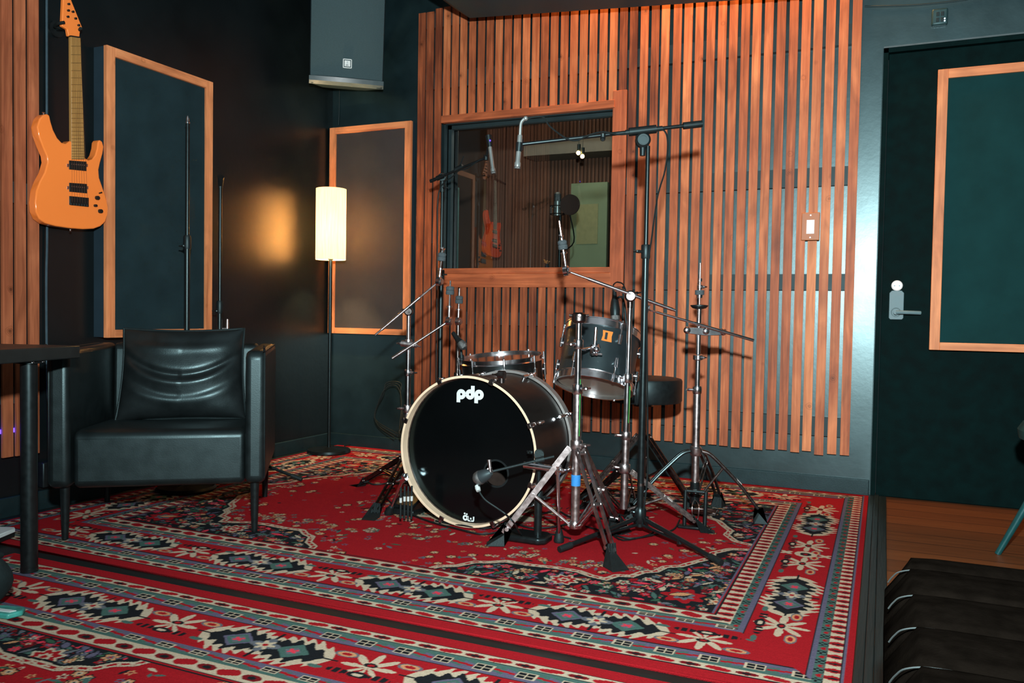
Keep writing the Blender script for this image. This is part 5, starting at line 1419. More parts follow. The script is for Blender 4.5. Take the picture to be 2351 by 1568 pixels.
# ------------------------------------------------------------------ hi-hat stand
C3 = V((-.665, 3.285, 0))
t = thing('hi_hat_stand', 'chrome hi-hat stand with bowed black legs and no cymbals', 'hi-hat stand', (C3.x, C3.y, FZ))
topz = (-0.6818, 3.277, 1.023); clz = (-0.6811, 3.278, 0.9187); cup = (-0.6797, 3.278, 0.8521); m1 = (-0.6817, 3.278, 0.6532); m2 = (-0.6789, 3.279, 0.5243); hb3 = (-0.6769, 3.28, 0.2828); lw3 = (-0.6763, 3.28, 0.1095)
def ax3(z): return V((C3.x, C3.y, z))
b = BM(); tube(b, ax3(lw3[2]), ax3(m2[2]), .0145, seg=18); obj('base_tube', b, 'worn_chrome', t)
b = BM(); tube(b, ax3(m2[2]-.01), ax3(cup[2]-.01), .0095, seg=18); obj('upper_tube', b, 'chrome', t)
b = BM(); tube(b, ax3(cup[2]-.03), ax3(topz[2]), .0036, seg=10); obj('pull_rod', b, 'chrome', t)
b = BM(); lathe(b, [(0, -.012), (.026, -.006), (.034, .002), (.034, .006), (.012, .008), (0, .008)], ax3(cup[2]), seg=28); obj('cymbal_cup', b, 'black_plastic', t)
b = BM(); c = ax3(clz[2]); lathe(b, [(0, -.032), (.012, -.032), (.013, -.010), (.007, -.008), (.007, .002), (.0105, .004), (.0105, .018), (.005, .02), (.005, .03), (.009, .032), (.009, .044), (0, .044)], c, seg=20); wing_nut(b, c+V((.008, 0, .010)), (1, -.3, .1), .012); cl_ = obj('clutch', b, 'chrome', t)
b = BM(); lathe(b, [(.0135, -.006), (.018, -.006), (.018, .012), (.0135, .012)], ax3(clz[2]-.014), seg=20); obj('felt', b, 'grey_felt', cl_)
clamp('height_clamp', t, ax3(m2[2]), .018, .03, knob=(-1, -.2, .0))
b = BM(); lathe(b, [(0, -.012), (.014, -.012), (.020, -.008), (.020, .008), (.014, .012), (0, .012)], ax3(m1[2]), seg=20); wing_nut(b, ax3(m1[2])+V((.014, -.004, 0)), (1, -.3, 0), .012); obj('memory_lock', b, 'chrome', t)
b = BM(); lathe(b, [(0, -.018), (.020, -.018), (.023, -.010), (.023, .012), (.018, .018), (0, .018)], ax3(hb3[2]), seg=20); obj('leg_collar', b, 'worn_chrome', t)
b = BM(); lathe(b, [(0, -.035), (.017, -.035), (.019, -.03), (.019, .05), (0, .05)], ax3(lw3[2]+.0), seg=20); obj('lower_collar', b, 'black_metal', t)
# bowed legs
for k, ft_ in enumerate(((-0.4159, 3.348, 0), (-.90, 3.18, 0), (-.62, 3.56, 0))):
    f_ = V((ft_[0], ft_[1], FZ)); d = (f_-ax3(FZ)).normalized(); s = V((0, 0, 1)).cross(d)
    L_ = (f_-ax3(FZ)).length; z0 = hb3[2]
    pts = [ax3(z0)+d*.024, ax3(z0-.012)+d*(L_*.22), ax3(z0-.06)+d*(L_*.42), ax3(z0*.56)+d*(L_*.66), ax3(FZ+.055)+d*(L_*.94)]
    b = BM()
    for q in (-1, 1): path(b, [tuple(p+s*.010*q) for p in pts], .0062, 10)
    lg = obj('leg', b, 'dark_chrome' if k != 1 else 'black_metal', t)
    b = BM(); rubber_foot(b, f_, pts[-1]+V((0, 0, .02)), .06, .026); obj('rubber_foot', b, 'rubber', lg, bevel=.002)
    if k == 0:
        b = BM(); c = lerp(pts[2], pts[3], .9); dd = (pts[3]-pts[2]).normalized(); u_ = s.cross(dd); u_ = u_ if u_.z > 0 else -u_
        box(b, -.013, .013, -.015, .015, 0, .0012); obj('sticker', b, 'sticker', lg, smooth=False, mtx=basis(c+u_*.0072, dd, s, u_))
    b = BM(); c = pts[2]; lo = ax3(lw3[2]-.01)+d*.018
    for q in (-1, 1): tube(b, lo+s*.006*q, c+s*.006*q, .004, seg=8)
    obj('brace', b, 'dark_chrome', t)
# foot pedal of the stand: base plate, uprights, footboard, chain
pc = V((-0.6313, 3.126, 0)); bkd = V((-.04, .999, 0)).normalized(); rtd = V((.999, .04, 0))
PMx = basis((pc.x, pc.y, 0), rtd, bkd, (0, 0, 1))
b = BM(); box(b, -.062, .062, -.014, .018, FZ, FZ+.012); o = obj('pedal_base', b, 'black_metal', t, mtx=PMx, bevel=.004)
b = BM()
for s in (-1, 1): tube(b, (s*.038, .0, FZ+.01), (s*.038, .012, .155), .0075, seg=12); 
tube(b, (-.038, .012, .152), (.038, .012, .152), .006, seg=10); tube(b, (0, .012, .152), tuple(PMx.inverted() @ ax3(lw3[2])), .007, seg=10); obj('pedal_frame', b, 'black_metal', t, mtx=PMx)
b = BM(); prism(b, [(-.034, .02), (.034, .02), (.04, .24), (-.04, .24)], lambda x, y, q: V((x, y, .085-.24*y+q)), 0, .008); box(b, -.045, .045, .24, .31, FZ, FZ+.014); obj('footboard', b, 'dark_chrome', t, mtx=PMx, bevel=.002)
b = BM()
for s in (-1, 1): path(b, [tuple(PMx.inverted() @ ax3(lw3[2]-.02)), (s*.012, .014, .10), (s*.010, .010, .05), (0, .0, FZ+.016)], .0022, 6)
obj('pull_chain', b, 'worn_chrome', t, mtx=PMx)
# multi-clamp on the hi-hat tube and the short boom it carries
t4 = thing('cymbal_boom', 'chrome boom arm clamped across the hi-hat stand', 'cymbal boom', (-0.6401, 3.296, 0.7569))
k0, k1 = V((-0.7121, 3.264, 0.759)), V((-0.5775, 3.324, 0.7546)); fo = V((.36, -.93, 0))*.016
b = BM(); pl = [k0+V((0, 0, .012)), k0+V((0, 0, -.012)), lerp(k0, k1, .5)+V((0, 0, -.018)), k1+V((0, 0, -.013)), k1+V((0, 0, .013)), lerp(k0, k1, .5)+V((0, 0, .013))]
A_ = [b.verts.new(p+fo*.1) for p in pl]; B_ = [b.verts.new(p+fo*1.2) for p in pl]
for k in range(6): b.faces.new((A_[k], A_[(k+1) % 6], B_[(k+1) % 6], B_[k]))
b.faces.new(A_); b.faces.new(B_)
for q in (0.02, .52, .98):
    c = lerp(k0, k1, q)+fo; lathe(b, [(0, -.006), (.013, -.006), (.014, .004), (.009, .012), (0, .014)], c, fo, 18)
obj('multi_clamp', b, 'chrome', t4, bevel=.002)
s0, s1 = V((-0.8513, 3.202, 0.837))+fo*1.9, V((-0.4735, 3.371, 0.7239))+fo*1.9
b = BM(); tube(b, s0, lerp(s0, s1, .1), .0036, seg=10); tube(b, lerp(s0, s1, .08), lerp(s0, s1, .45), .0052, seg=12); tube(b, lerp(s0, s1, .43), s1, .0062, seg=12); obj('boom_arm', b, 'chrome', t4)
tilter(t4, s0+V((-.006, 0, .006)), s0+V((-.01, 0, .095)), felts=False, nut=True)

# ------------------------------------------------------------------ cymbal stand at the left, with two booms
C4 = V((-1.85, 3.056, 0))
t = thing('cymbal_stand', 'double-boom cymbal stand to the left of the bass drum', 'cymbal stand', (C4.x, C4.y, FZ))
def ax4(z): return V((C4.x, C4.y, z))
z0 = (-1.85, 3.056, 0.1189)[2]; z1 = (-1.851, 3.055, 0.4)[2]; z2 = (-1.85, 3.056, 0.5549)[2]; z3 = (-1.847, 3.057, 0.8153)[2]; z4 = (-1.848, 3.057, 0.6797)[2]; zh = (-1.849, 3.056, 0.1996)[2]
b = BM(); tube(b, ax4(.07), ax4(z1), .0145, seg=18); obj('base_tube', b, 'worn_chrome', t)
b = BM(); tube(b, ax4(z1-.02), ax4(z2), .0118, seg=18); obj('middle_tube', b, 'chrome', t)
b = BM(); tube(b, ax4(z2-.02), ax4(z3), .0092, seg=18); obj('upper_tube', b, 'chrome', t)
clamp('height_clamp', t, ax4(z1), .019, .032, 'worn_chrome', knob=(-1, -.2, 0)); clamp('height_clamp', t, ax4(z2), .016, .028, knob=(1, -.3, 0)); clamp('leg_collar', t, ax4(zh), .021, .032, 'worn_chrome', knob=(-1, -.2, 0))
for ft_ in ((-2.193, 3.187, 0), (-1.79, 2.692, 0), (-1.62, 3.34, 0)):
    d = (V((ft_[0], ft_[1], 0))-V((C4.x, C4.y, 0))).normalized()
    rail_leg(t, (C4.x+d.x*.024, C4.y+d.y*.024, zh-.01), (ft_[0], ft_[1], FZ), low=(C4.x, C4.y, .085), frac=.5, m='dark_chrome', foot_w=.023)
fo = V((.36, -.93, 0))*.014
pv = ax4(z3)
b = BM(); lathe(b, [(0, -.014), (.014, -.014), (.019, -.010), (.019, .010), (.014, .014), (0, .014)], pv, (.36, -.93, 0), 24); wing_nut(b, pv+V((-.012, -.008, .004)), (-.9, -.4, .2), .016); obj('boom_pivot', b, 'dark_chrome', t)
e0, e1 = V((-1.977, 2.999, 0.7127))+fo, V((-1.732, 3.109, 0.9452))+fo
b = BM(); tube(b, e0, lerp(e0, e1, .12), .0042, seg=10); tube(b, lerp(e0, e1, .1), lerp(e0, e1, .7), .0062, seg=12); tube(b, lerp(e0, e1, .68), e1, .0044, seg=10); obj('boom_arm', b, 'worn_chrome', t)
tilter(t, e1, V((-1.719, 3.115, 1.089))+fo, felt_at=.72)
t5 = thing('cymbal_boom', 'lower cymbal boom arm clamped to the left cymbal stand', 'cymbal boom', tuple(ax4(z4)))
b = BM(); k0, k1 = V((-1.877, 3.044, 0.6792)), V((-1.815, 3.071, 0.6728))
tube(b, k0+fo*.3, k1+fo*.9, .013, seg=14); lathe(b, [(0, -.016), (.016, -.016), (.018, 0), (.016, .016), (0, .016)], ax4(z4), (0, 0, 1), 18); wing_nut(b, k0+fo*.3, (-1, -.3, 0), .016); wing_nut(b, k1+fo*1.2, (.4, -.8, -.4), .018); obj('multi_clamp', b, 'worn_chrome', t5)
e0, e1 = V((-1.908, 3.03, 0.6153))+fo*1.6, V((-1.691, 3.127, 0.7772))+fo*1.6
b = BM(); tube(b, e0, lerp(e0, e1, .42), .0066, seg=12); tube(b, lerp(e0, e1, .40), e1, .0052, seg=12); obj('boom_arm', b, 'worn_chrome', t5)
tilter(t5, e1, V((-1.687, 3.129, 0.9478))+fo*1.6, felt_at=.76, nut=False)
e2 = V((-1.789, 3.392, 0.7733))
t6 = thing('cymbal_stand', 'straight cymbal stand half hidden behind the left double-boom stand', 'cymbal stand', (e2.x, e2.y, FZ))
b = BM(); tube(b, (e2.x, e2.y, .08), (e2.x, e2.y, e2.z-.25), .0125, seg=14); tube(b, (e2.x, e2.y, e2.z-.27), (e2.x, e2.y, e2.z-.01), .009, seg=14); obj('stand_tube', b, 'dark_chrome', t6)
clamp('height_clamp', t6, (e2.x, e2.y, e2.z-.25), .017, .03, 'dark_chrome', knob=(1, -.3, 0))
tilter(t6, e2, V((-1.785, 3.394, 0.9254)), 'worn_chrome', felt_at=.66, nut=False)
for k in range(3):
    a = k*2*PI/3+1.35; ft_ = V((e2.x+.24*math.cos(a), e2.y+.24*math.sin(a), FZ))
    rail_leg(t6, (e2.x, e2.y, .27), tuple(ft_), low=(e2.x, e2.y, .09), m='dark_chrome')

# ------------------------------------------------------------------ drum throne
th = V((-0.9569, 3.571, 0.4683))
t = thing('drum_throne', 'black padded drum stool behind the black tom', 'stool', (th.x, th.y, FZ))
zs = (-0.8066, 3.597, 0.5447)[2]; zb2 = (-0.8035, 3.595, 0.4367)[2]
b = BM(); lathe(b, [(0, zs), (.10, zs-.001), (.145, zs-.002), (.162, zs-.006), (.166, zs-.014), (.166, zb2+.010), (.161, zb2+.001), (.10, zb2), (0, zb2)], (th.x, th.y, 0), seg=56); obj('seat', b, 'black_plastic', t)
b = BM(); path(b, [(th.x+.160*math.cos(a*PI/18), th.y+.160*math.sin(a*PI/18), zs-.012) for a in range(37)], .003, 6, 1); obj('piping', b, 'leather', t)
b = BM(); tube(b, (th.x, th.y, .08), (th.x, th.y, zb2), .016); tube(b, (th.x, th.y, zb2-.02), (th.x, th.y, zb2), .045); obj('post', b, 'dark_chrome', t)
for a in (-.35, 1.75, 3.75):
    ft_ = V((th.x+.27*math.cos(a), th.y+.27*math.sin(a)*.95, FZ)); rail_leg(t, (th.x+.02*math.cos(a), th.y+.02*math.sin(a), .29), tuple(ft_), low=(th.x, th.y, .10), m='dark_chrome', gap=.013, r=.0065)

# ------------------------------------------------------------------ microphone stands
def cone_foot_leg(parent, hub, foot, r=.0085):
    hub, foot = V(hub), V((foot[0], foot[1], FZ+.010)); d = (foot-hub).normalized()
    b = BM(); tube(b, hub, foot, r, seg=12); lg = obj('leg', b, 'black_metal', parent)
    b = BM(); tube(b, foot-d*.05, foot+d*.002, r*1.3, seg=12); obj('rubber_foot', b, 'rubber', lg)
C5 = V((-.787, 2.922, 0))
t = thing('boom_microphone_stand', 'tall black boom microphone stand in front of the slats', 'microphone stand', (C5.x, C5.y, FZ))
def ax5(z): return V((C5.x, C5.y, z))
zt5 = (-0.8037, 2.914, 1.418)[2]; zm5 = (-0.8035, 2.915, 1.042)[2]; zh5 = (-0.7877, 2.922, 0.0922)[2]; zs5 = (-0.7885, 2.921, 0.2032)[2]
b = BM(); tube(b, ax5(.055), ax5(zm5), .0120, seg=18); obj('lower_tube', b, 'black_metal', t)
b = BM(); tube(b, ax5(zm5-.02), ax5(zt5), .0078, seg=16); obj('upper_tube', b, 'black_metal', t)
clamp('height_clutch', t, ax5(zm5), .0165, .05, 'black_plastic', knob=(-.7, -.6, 0))
b = BM(); lathe(b, [(0, -.03), (.018, -.03), (.022, -.02), (.022, .02), (.016, .03), (0, .03)], ax5(zh5), seg=20)
for a in (0, 2.1, 4.2): tube(b, ax5(zh5-.01), ax5(zh5-.01)+V((.03*math.cos(a), .03*math.sin(a), 0)), .008)
wing_nut(b, ax5(zh5)+V((-.018, -.01, .01)), (-1, -.4, 0)); obj('leg_hub', b, 'black_metal', t)
b = BM(); tube(b, ax5(zs5-.005), ax5(zs5+.005), .0135, seg=18); obj('stop_ring', b, 'dark_chrome', t)
b = BM(); tube(b, ax5(.05), ax5(zh5), .0155, seg=18); obj('sleeve', b, 'black_metal', t)
feet5 = ((-0.9752, 2.604, 0), (-0.4579, 2.703, 0), (-.90, 3.225, 0))
for ft_ in feet5:
    d = (V((ft_[0], ft_[1], 0))-C5).normalized(); cone_foot_leg(t, ax5(zh5-.012)+d*.028, ft_)
    b = BM(); lo = ax5(.058); hi = lerp(ax5(zh5-.012), V((ft_[0], ft_[1], FZ)), .52); tube(b, lo, hi, .0055, seg=10); tube(b, hi-V((0, 0, .008)), hi+V((0, 0, .008)), .010, seg=10); obj('brace', b, 'black_metal', t)
jn = V((-0.8041, 2.914, 1.438))
b = BM(); lathe(b, [(0, -.018), (.020, -.018), (.027, -.012), (.027, .012), (.020, .018), (0, .018)], jn, (.36, -.93, 0), 32); lathe(b, [(.013, .018), (.018, .018), (.018, .021), (.013, .021)], jn, (.36, -.93, 0), 24); tube(b, jn, jn-V((0, 0, .055)), .012, .010); obj('swivel', b, 'black_plastic', t)
q0, q1 = V((-1.198, 2.738, 1.417)), V((-0.6125, 3, 1.5)); up5 = V((0, 0, .0)) 
b = BM(); tube(b, q0, lerp(q0, q1, .98), .0068, seg=12); obj('boom_arm', b, 'black_metal', t)
b = BM(); tube(b, lerp(q0, q1, .595), lerp(q0, q1, .745), .0150, seg=18); tube(b, lerp(q0, q1, .575), lerp(q0, q1, .60), .009, seg=14); tube(b, lerp(q0, q1, .745), lerp(q0, q1, .78), .009, seg=14); obj('boom_clamp', b, 'black_plastic', t)
b = BM(); tube(b, lerp(q0, q1, .895), q1, .0125, seg=18); obj('counterweight', b, 'black_plastic', t)
kn = V((-0.9347, 2.856, 1.442)); b = BM(); tube(b, kn+V((0, 0, .016)), kn, .012, .009, 14); lathe(b, [(0, 0), (.007, 0), (.009, .006), (.006, .012), (0, .012)], kn, (.2, -.8, -.5), 14); obj('cable_clip', b, 'black_plastic', t)
b = BM(); path(b, [(-1.183, 2.733, 1.506), (-1.125, 2.749, 1.511), (-1.101, 2.76, 1.478), (-1.048, 2.788, 1.437), (-1.013, 2.804, 1.431), (-0.9738, 2.817, 1.449), (-0.9289, 2.837, 1.461), (-0.878, 2.859, 1.453), (-0.8288, 2.881, 1.458), (-0.7656, 2.91, 1.468), (-0.7304, 2.925, 1.469), (-0.7182, 2.931, 1.423), (-0.7247, 2.928, 1.331), (-0.7469, 2.918, 1.238), (-0.7624, 2.911, 1.099), (-0.7749, 2.905, 0.9446), (-0.7682, 2.908, 0.6026), (-0.7599, 2.912, 0.2581), (-0.7646, 2.89, 0.0891), (-0.7508, 2.978, 0.02), (-0.8239, 2.835, 0.0165), (-0.9179, 2.954, 0.0165)], .0032, 6)
o = obj('microphone_cable', b, 'cable'); tag(o, 'black cable looping along the tall boom stand down to the rug', 'cable')
# overhead condenser on that boom
ma, mb = V((-1.198, 2.721, 1.446)), V((-1.206, 2.718, 1.326))
t = thing('condenser_microphone', 'silver pencil microphone hanging at the end of the tall boom', 'microphone', tuple(mb))
d = mb-ma; L_ = d.length
b = BM(); lathe(b, [(0, 0), (.0080, 0), (.0090, .004), (.0090, L_*.78), (.0115, L_*.82), (.0115, L_*.93), (0, L_*.93)], ma, d, 24); bd_ = obj('body', b, 'mic_silver', t)
b = BM(); lathe(b, [(.0105, L_*.93), (.0125, L_*.95), (.0120, L_*.99), (.006, L_), (0, L_)], ma, d, 24); obj('capsule', b, 'mic_grille', bd_)
b = BM(); path(b, [tuple(ma), (-1.196, 2.722, 1.485), (-1.189, 2.725, 1.499), (-1.181, 2.729, 1.505)], .0055, 10); ball(b, (-1.181, 2.729, 1.505), .0085, seg=14); obj('connector', b, 'mic_silver', t)
b = BM(); c = lerp(ma, mb, .35); tube(b, q0+V((-.004, -.004, 0)), c, .006, seg=10); tube(b, c-d.normalized()*.016, c+d.normalized()*.016, .0115, seg=16); tube(b, q0+V((.0, -.002, -.022)), q0+V((0, -.002, .018)), .006); obj('clip', b, 'black_plastic', t)

# left overhead stand
C6 = V((-2.213, 4.014, 0)); C6 = V((-1.985, 3.62, 0))
x6 = (-2.008, 3.62, 0.851)[0]; C6 = V((x6, 3.62, 0))
t = thing('boom_microphone_stand', 'thin black boom microphone stand by the window edge', 'microphone stand', (C6.x, C6.y, FZ))
def ax6(z): return V((C6.x, C6.y, z))
zj = (-2.015, 3.62, 1.478)[2]; zk6 = (-2.014, 3.62, 1.427)[2]
b = BM(); tube(b, ax6(.05), ax6(1.0), .0125, seg=14); obj('lower_tube', b, 'black_metal', t)
b = BM(); tube(b, ax6(.98), ax6(zj), .0085, seg=14); obj('upper_tube', b, 'black_metal', t)
clamp('height_clutch', t, ax6(1.0), .0165, .05, 'black_plastic', knob=(.7, -.6, 0))
for k in range(3):
    a = k*2*PI/3+.25; cone_foot_leg(t, ax6(.20), (C6.x+.30*math.cos(a), C6.y+.30*math.sin(a)))
b = BM(); lathe(b, [(0, -.02), (.02, -.02), (.022, .0), (.018, .02), (0, .02)], ax6(.20), seg=18); obj('leg_hub', b, 'black_plastic', t)
b = BM(); lathe(b, [(0, -.016), (.018, -.016), (.022, -.01), (.022, .01), (.018, .016), (0, .016)], ax6(zj), (.36, -.93, 0), 24); tube(b, ax6(zk6-.02), ax6(zj), .014); wing_nut(b, ax6(zk6)+V((.012, -.01, 0)), (.9, -.4, 0)); obj('swivel', b, 'black_plastic', t)
q0, q1 = V((-2.065, 3.6, 1.46)), V((-1.761, 3.6, 1.557))
b = BM(); tube(b, q0, q1, .0062, seg=12); tube(b, q0, lerp(q0, q1, .10), .009, seg=12); tube(b, lerp(q0, q1, .12), lerp(q0, q1, .24), .012, seg=14); obj('boom_arm', b, 'black_metal', t)
cl6 = V((-1.906, 3.6, 1.516)); b = BM(); tube(b, cl6-V((.02, 0, .008)), cl6+V((.02, 0, .008)), .012); tube(b, cl6, cl6+V((.03, -.01, .055)), .003, seg=8); obj('cable_clip', b, 'black_plastic', t)
b = BM(); path(b, [tuple(lerp(q0, q1, .95)), (-1.793, 3.59, 1.545), (-1.848, 3.585, 1.512), (-1.898, 3.585, 1.5), (-1.931, 3.585, 1.475), (-2.01, 3.59, 1.405), (-2.021, 3.6, 1.151), (-2.019, 3.6, 0.8506), (-2.018, 3.6, 0.5057), (-2.013, 3.6, 0.2896), (C6.x-.03, 3.56, .05), (C6.x-.14, 3.48, .0165)], .003, 6)
tag(obj('microphone_cable', b, 'cable'), 'black cable hanging down the thin stand by the window edge', 'cable')
ma, mb = V((-1.729, 3.56, 1.642)), V((-1.701, 3.56, 1.471))
t = thing('condenser_microphone', 'silver pencil microphone over the window, on the thin left boom', 'microphone', tuple(mb))
d = mb-ma; L_ = d.length
b = BM(); lathe(b, [(0, L_*.22), (.0095, L_*.22), (.0095, L_*.84), (.0120, L_*.87), (.0120, L_*.94), (0, L_*.94)], ma, d, 24); bd_ = obj('body', b, 'mic_silver', t)
b = BM(); lathe(b, [(.0115, L_*.94), (.0135, L_*.96), (.0125, L_), (0, L_)], ma, d, 24); obj('capsule', b, 'mic_grille', bd_)
b = BM(); tube(b, ma-d*.06, lerp(ma, mb, .26), .0155, .0125, 16); tube(b, lerp(ma, mb, .15), q1, .007); tube(b, q1-V((0, 0, .012)), q1+V((0, 0, .012)), .012); obj('clip', b, 'black_plastic', t)
b = BM(); ball(b, lerp(ma, mb, .10)+V((.011, -.013, 0)), .0035, seg=8); o = obj('indicator_light', b, 'blue_led', t)

# two straight stands behind the armchair
def straight_stand(label, px, y_top, y_clutch, X, wx_top, wx_cl, tip):
    c = V((X, wx_top[1], 0))
    t = thing('straight_microphone_stand', label, 'microphone stand', (c.x, c.y, FZ))
    b = BM(); tube(b, (c.x, c.y, .03), (c.x, c.y, wx_cl[2]), .0120, seg=14); obj('lower_tube', b, 'black_metal', t)
    b = BM(); tube(b, (c.x, c.y, wx_cl[2]-.02), (c.x, c.y, wx_top[2]), .0085, seg=14); obj('upper_tube', b, 'black_metal', t)
    b = BM(); lathe(b, [(0, -.03), (.0145, -.03), (.0165, -.02), (.0165, .02), (.0135, .03), (0, .03)], (c.x, c.y, wx_cl[2]), seg=18); wing_nut(b, (c.x, c.y-.014, wx_cl[2]-.02), (-.3, -1, .1), .02); obj('height_clutch', b, 'black_plastic', t)
    return t, c
t, c = straight_stand('straight black microphone stand with a silver tip behind the armchair', 431, 280, 560, -2.80, (-2.8, 2.756, 1.619), (-2.8, 2.756, 1.103), True)
zt7 = (-2.8, 2.756, 1.619)[2]
b = BM(); lathe(b, [(0, 0), (.010, 0), (.010, .006), (.007, .010), (.007, .022), (.002, .034), (0, .034)], (c.x, c.y, zt7), seg=16); obj('threaded_tip', b, 'chrome', t)
b = BM(); lathe(b, [(0, 0), (.125, 0), (.128, .008), (.12, .018), (.03, .026), (0, .026)], (c.x, c.y, FZ), seg=40); obj('round_base', b, 'black_metal', t)
t, c = straight_stand('slim black microphone stand with a clip top, against the left wall', 506, 430, 700, -2.86, (-2.86, 3.017, 1.379), (-2.86, 3.021, 0.8217), False)
zt8 = (-2.86, 3.017, 1.379)[2]
b = BM(); tube(b, (c.x, c.y, zt8), (c.x, c.y, zt8+.02), .011); tube(b, (c.x, c.y, zt8+.015), (c.x+.02, c.y-.02, zt8+.05), .013, .016); obj('microphone_clip', b, 'black_plastic', t)
for ft_ in ((-2.47, 3.136, 0), (c.x+.08, c.y-.33, 0), (c.x-.13, c.y+.27, 0)): cone_foot_leg(t, (c.x, c.y, .16), ft_, .008)
b = BM(); lathe(b, [(0, -.02), (.018, -.02), (.02, 0), (.016, .02), (0, .02)], (c.x, c.y, .16), seg=18); obj('leg_hub', b, 'black_plastic', t)
b = BM(); p_ = (-2.84, 3.046, 0.7398); tube(b, (c.x+.0, c.y, p_[2]-.02), (p_[0], p_[1], p_[2]-.02), .006); tube(b, (p_[0], p_[1], p_[2]-.05), (p_[0], p_[1], p_[2]+.025), .009, .0065); obj('side_peg', b, 'worn_chrome', t)

# bass drum microphone on a low stand
C7 = V((-1.094, 2.698, 0)); 
t = thing('low_microphone_stand', 'short black microphone stand with a heavy base by the bass drum', 'microphone stand', (C7.x, C7.y, FZ))
b = BM(); g0, g1 = V((-1.187, 2.649, 0)), V((-1.04, 2.652, 0)); dx_ = (g1-g0).normalized(); dy_ = V((-dx_.y, dx_.x, 0))
prism(b, [(-.150, -.05), (.02, -.055), (.045, -.035), (.045, .03), (.02, .055), (-.150, .05)], lambda x, y, q: C7+dx_*x+dy_*y+V((0, 0, q)), FZ, FZ+.024); obj('base', b, 'black_metal', t, bevel=.008, seg=3)
zt9 = (-1.081, 2.666, 0.321)[2]
b = BM(); tube(b, C7+V((0, 0, FZ+.02)), C7+V((0, 0, .17)), .0135, seg=16); tube(b, C7+V((0, 0, .16)), C7+V((0, 0, zt9)), .0085, seg=14); obj('pole', b, 'black_metal', t)
clamp('height_clutch', t, C7+V((0, 0, .17)), .016, .04, 'black_plastic', knob=(1, -.3, 0))
kh = C7+V((0, 0, zt9)); ke = V((-1.185, 2.498, 0.2831)); k8 = V((-1.002, 2.604, 0.334))
b = BM(); tube(b, ke, k8, .0048, seg=12); tube(b, lerp(ke, k8, .70), lerp(ke, k8, .84), .010, seg=14); lathe(b, [(0, -.014), (.017, -.014), (.017, .014), (0, .014)], kh, (.36, -.93, 0), 18); wing_nut(b, kh+V((-.02, -.016, .006)), (-.9, -.5, .1)); obj('boom_arm', b, 'rubber', t)
km = V((-1.186, 2.432, 0.2783))
t = thing('kick_microphone', 'egg-shaped grey microphone in front of the bass drum head', 'microphone', tuple(km))
b = BM(); ax_ = (V((-1.204, 2.446, 0.2685))-V((-1.162, 2.443, 0.2901))).normalized()
lathe(b, [(0, -.040), (.009, -.038), (.017, -.026), (.021, -.008), (.0225, .003), (0, .003)], km, ax_, 28); obj('body', b, mat('charcoal_microphone_shell', (44, 52, 55), .5, var=.12), t)
b = BM(); lathe(b, [(.0225, .003), (.0235, .010), (.021, .022), (.012, .031), (0, .034)], km, ax_, 28); obj('grille', b, 'mic_grille', t)
b = BM(); tube(b, km-ax_*.03+V((0, 0, .01)), ke, .008); tube(b, km-ax_*.035, km-ax_*.028+V((0, -.0, .045)), .006); obj('clip', b, 'worn_chrome', t)
cn = V((-1.198, 2.425, 0.2396)); b = BM(); lathe(b, [(0, -.010), (.0075, -.010), (.009, 0), (.0075, .010), (0, .010)], cn, (.5, -.4, -.7), 14); cn_ = obj('connector', b, 'badge', t)
b = BM(); path(b, [tuple(km+ax_*.005+V((0, -.005, -.025))), tuple(cn), (-1.177, 2.433, 0.2044), (-1.14, 2.449, 0.1765), (-1.114, 2.46, 0.1571), (-1.079, 2.453, 0.1341), (-1.151, 2.716, 0.0165), (-1.085, 2.79, 0.0165), (-0.9971, 2.77, 0.0165)], .0032, 6); obj('cable', b, 'cable', t)

# kick pedal seen past the left of the drum (block with bright spring ends)
kp = V((-1.72, 2.815, 0)); 
t = thing('foot_pedal', 'black foot pedal with bright spring ends half hidden left of the bass drum', 'pedal', (kp.x, kp.y+.05, FZ))
b = BM(); prism(b, [(-.07, -.02), (.06, -.02), (.06, .12), (-.07, .12)], lambda x, y, q: kp+V((x, y, q)), FZ, FZ+.022); obj('base_plate', b, 'black_metal', t, bevel=.004)
b = BM(); prism(b, [(-.055, .0), (.045, .0), (.045, .10), (-.055, .10)], lambda x, y, q: kp+V((x, y, q+(y*.35))), FZ+.022, FZ+.036); obj('footboard', b, 'black_metal', t, bevel=.003)
for p_ in ((-1.626, 2.645, 0.1082), (-1.613, 2.651, 0.1133), (-1.601, 2.657, 0.1135), (-1.589, 2.662, 0.1153)):
    p_ = V(p_); b = BM(); tube(b, (p_.x, p_.y, FZ+.03), p_+V((0, 0, .05)), .0040, seg=10); sg_ = obj('spring', b, 'rubber', t); b = BM(); tube(b, p_-V((0, 0, .006)), p_+V((0, 0, .012)), .0050, seg=12); obj('spring_cap', b, 'badge', sg_)

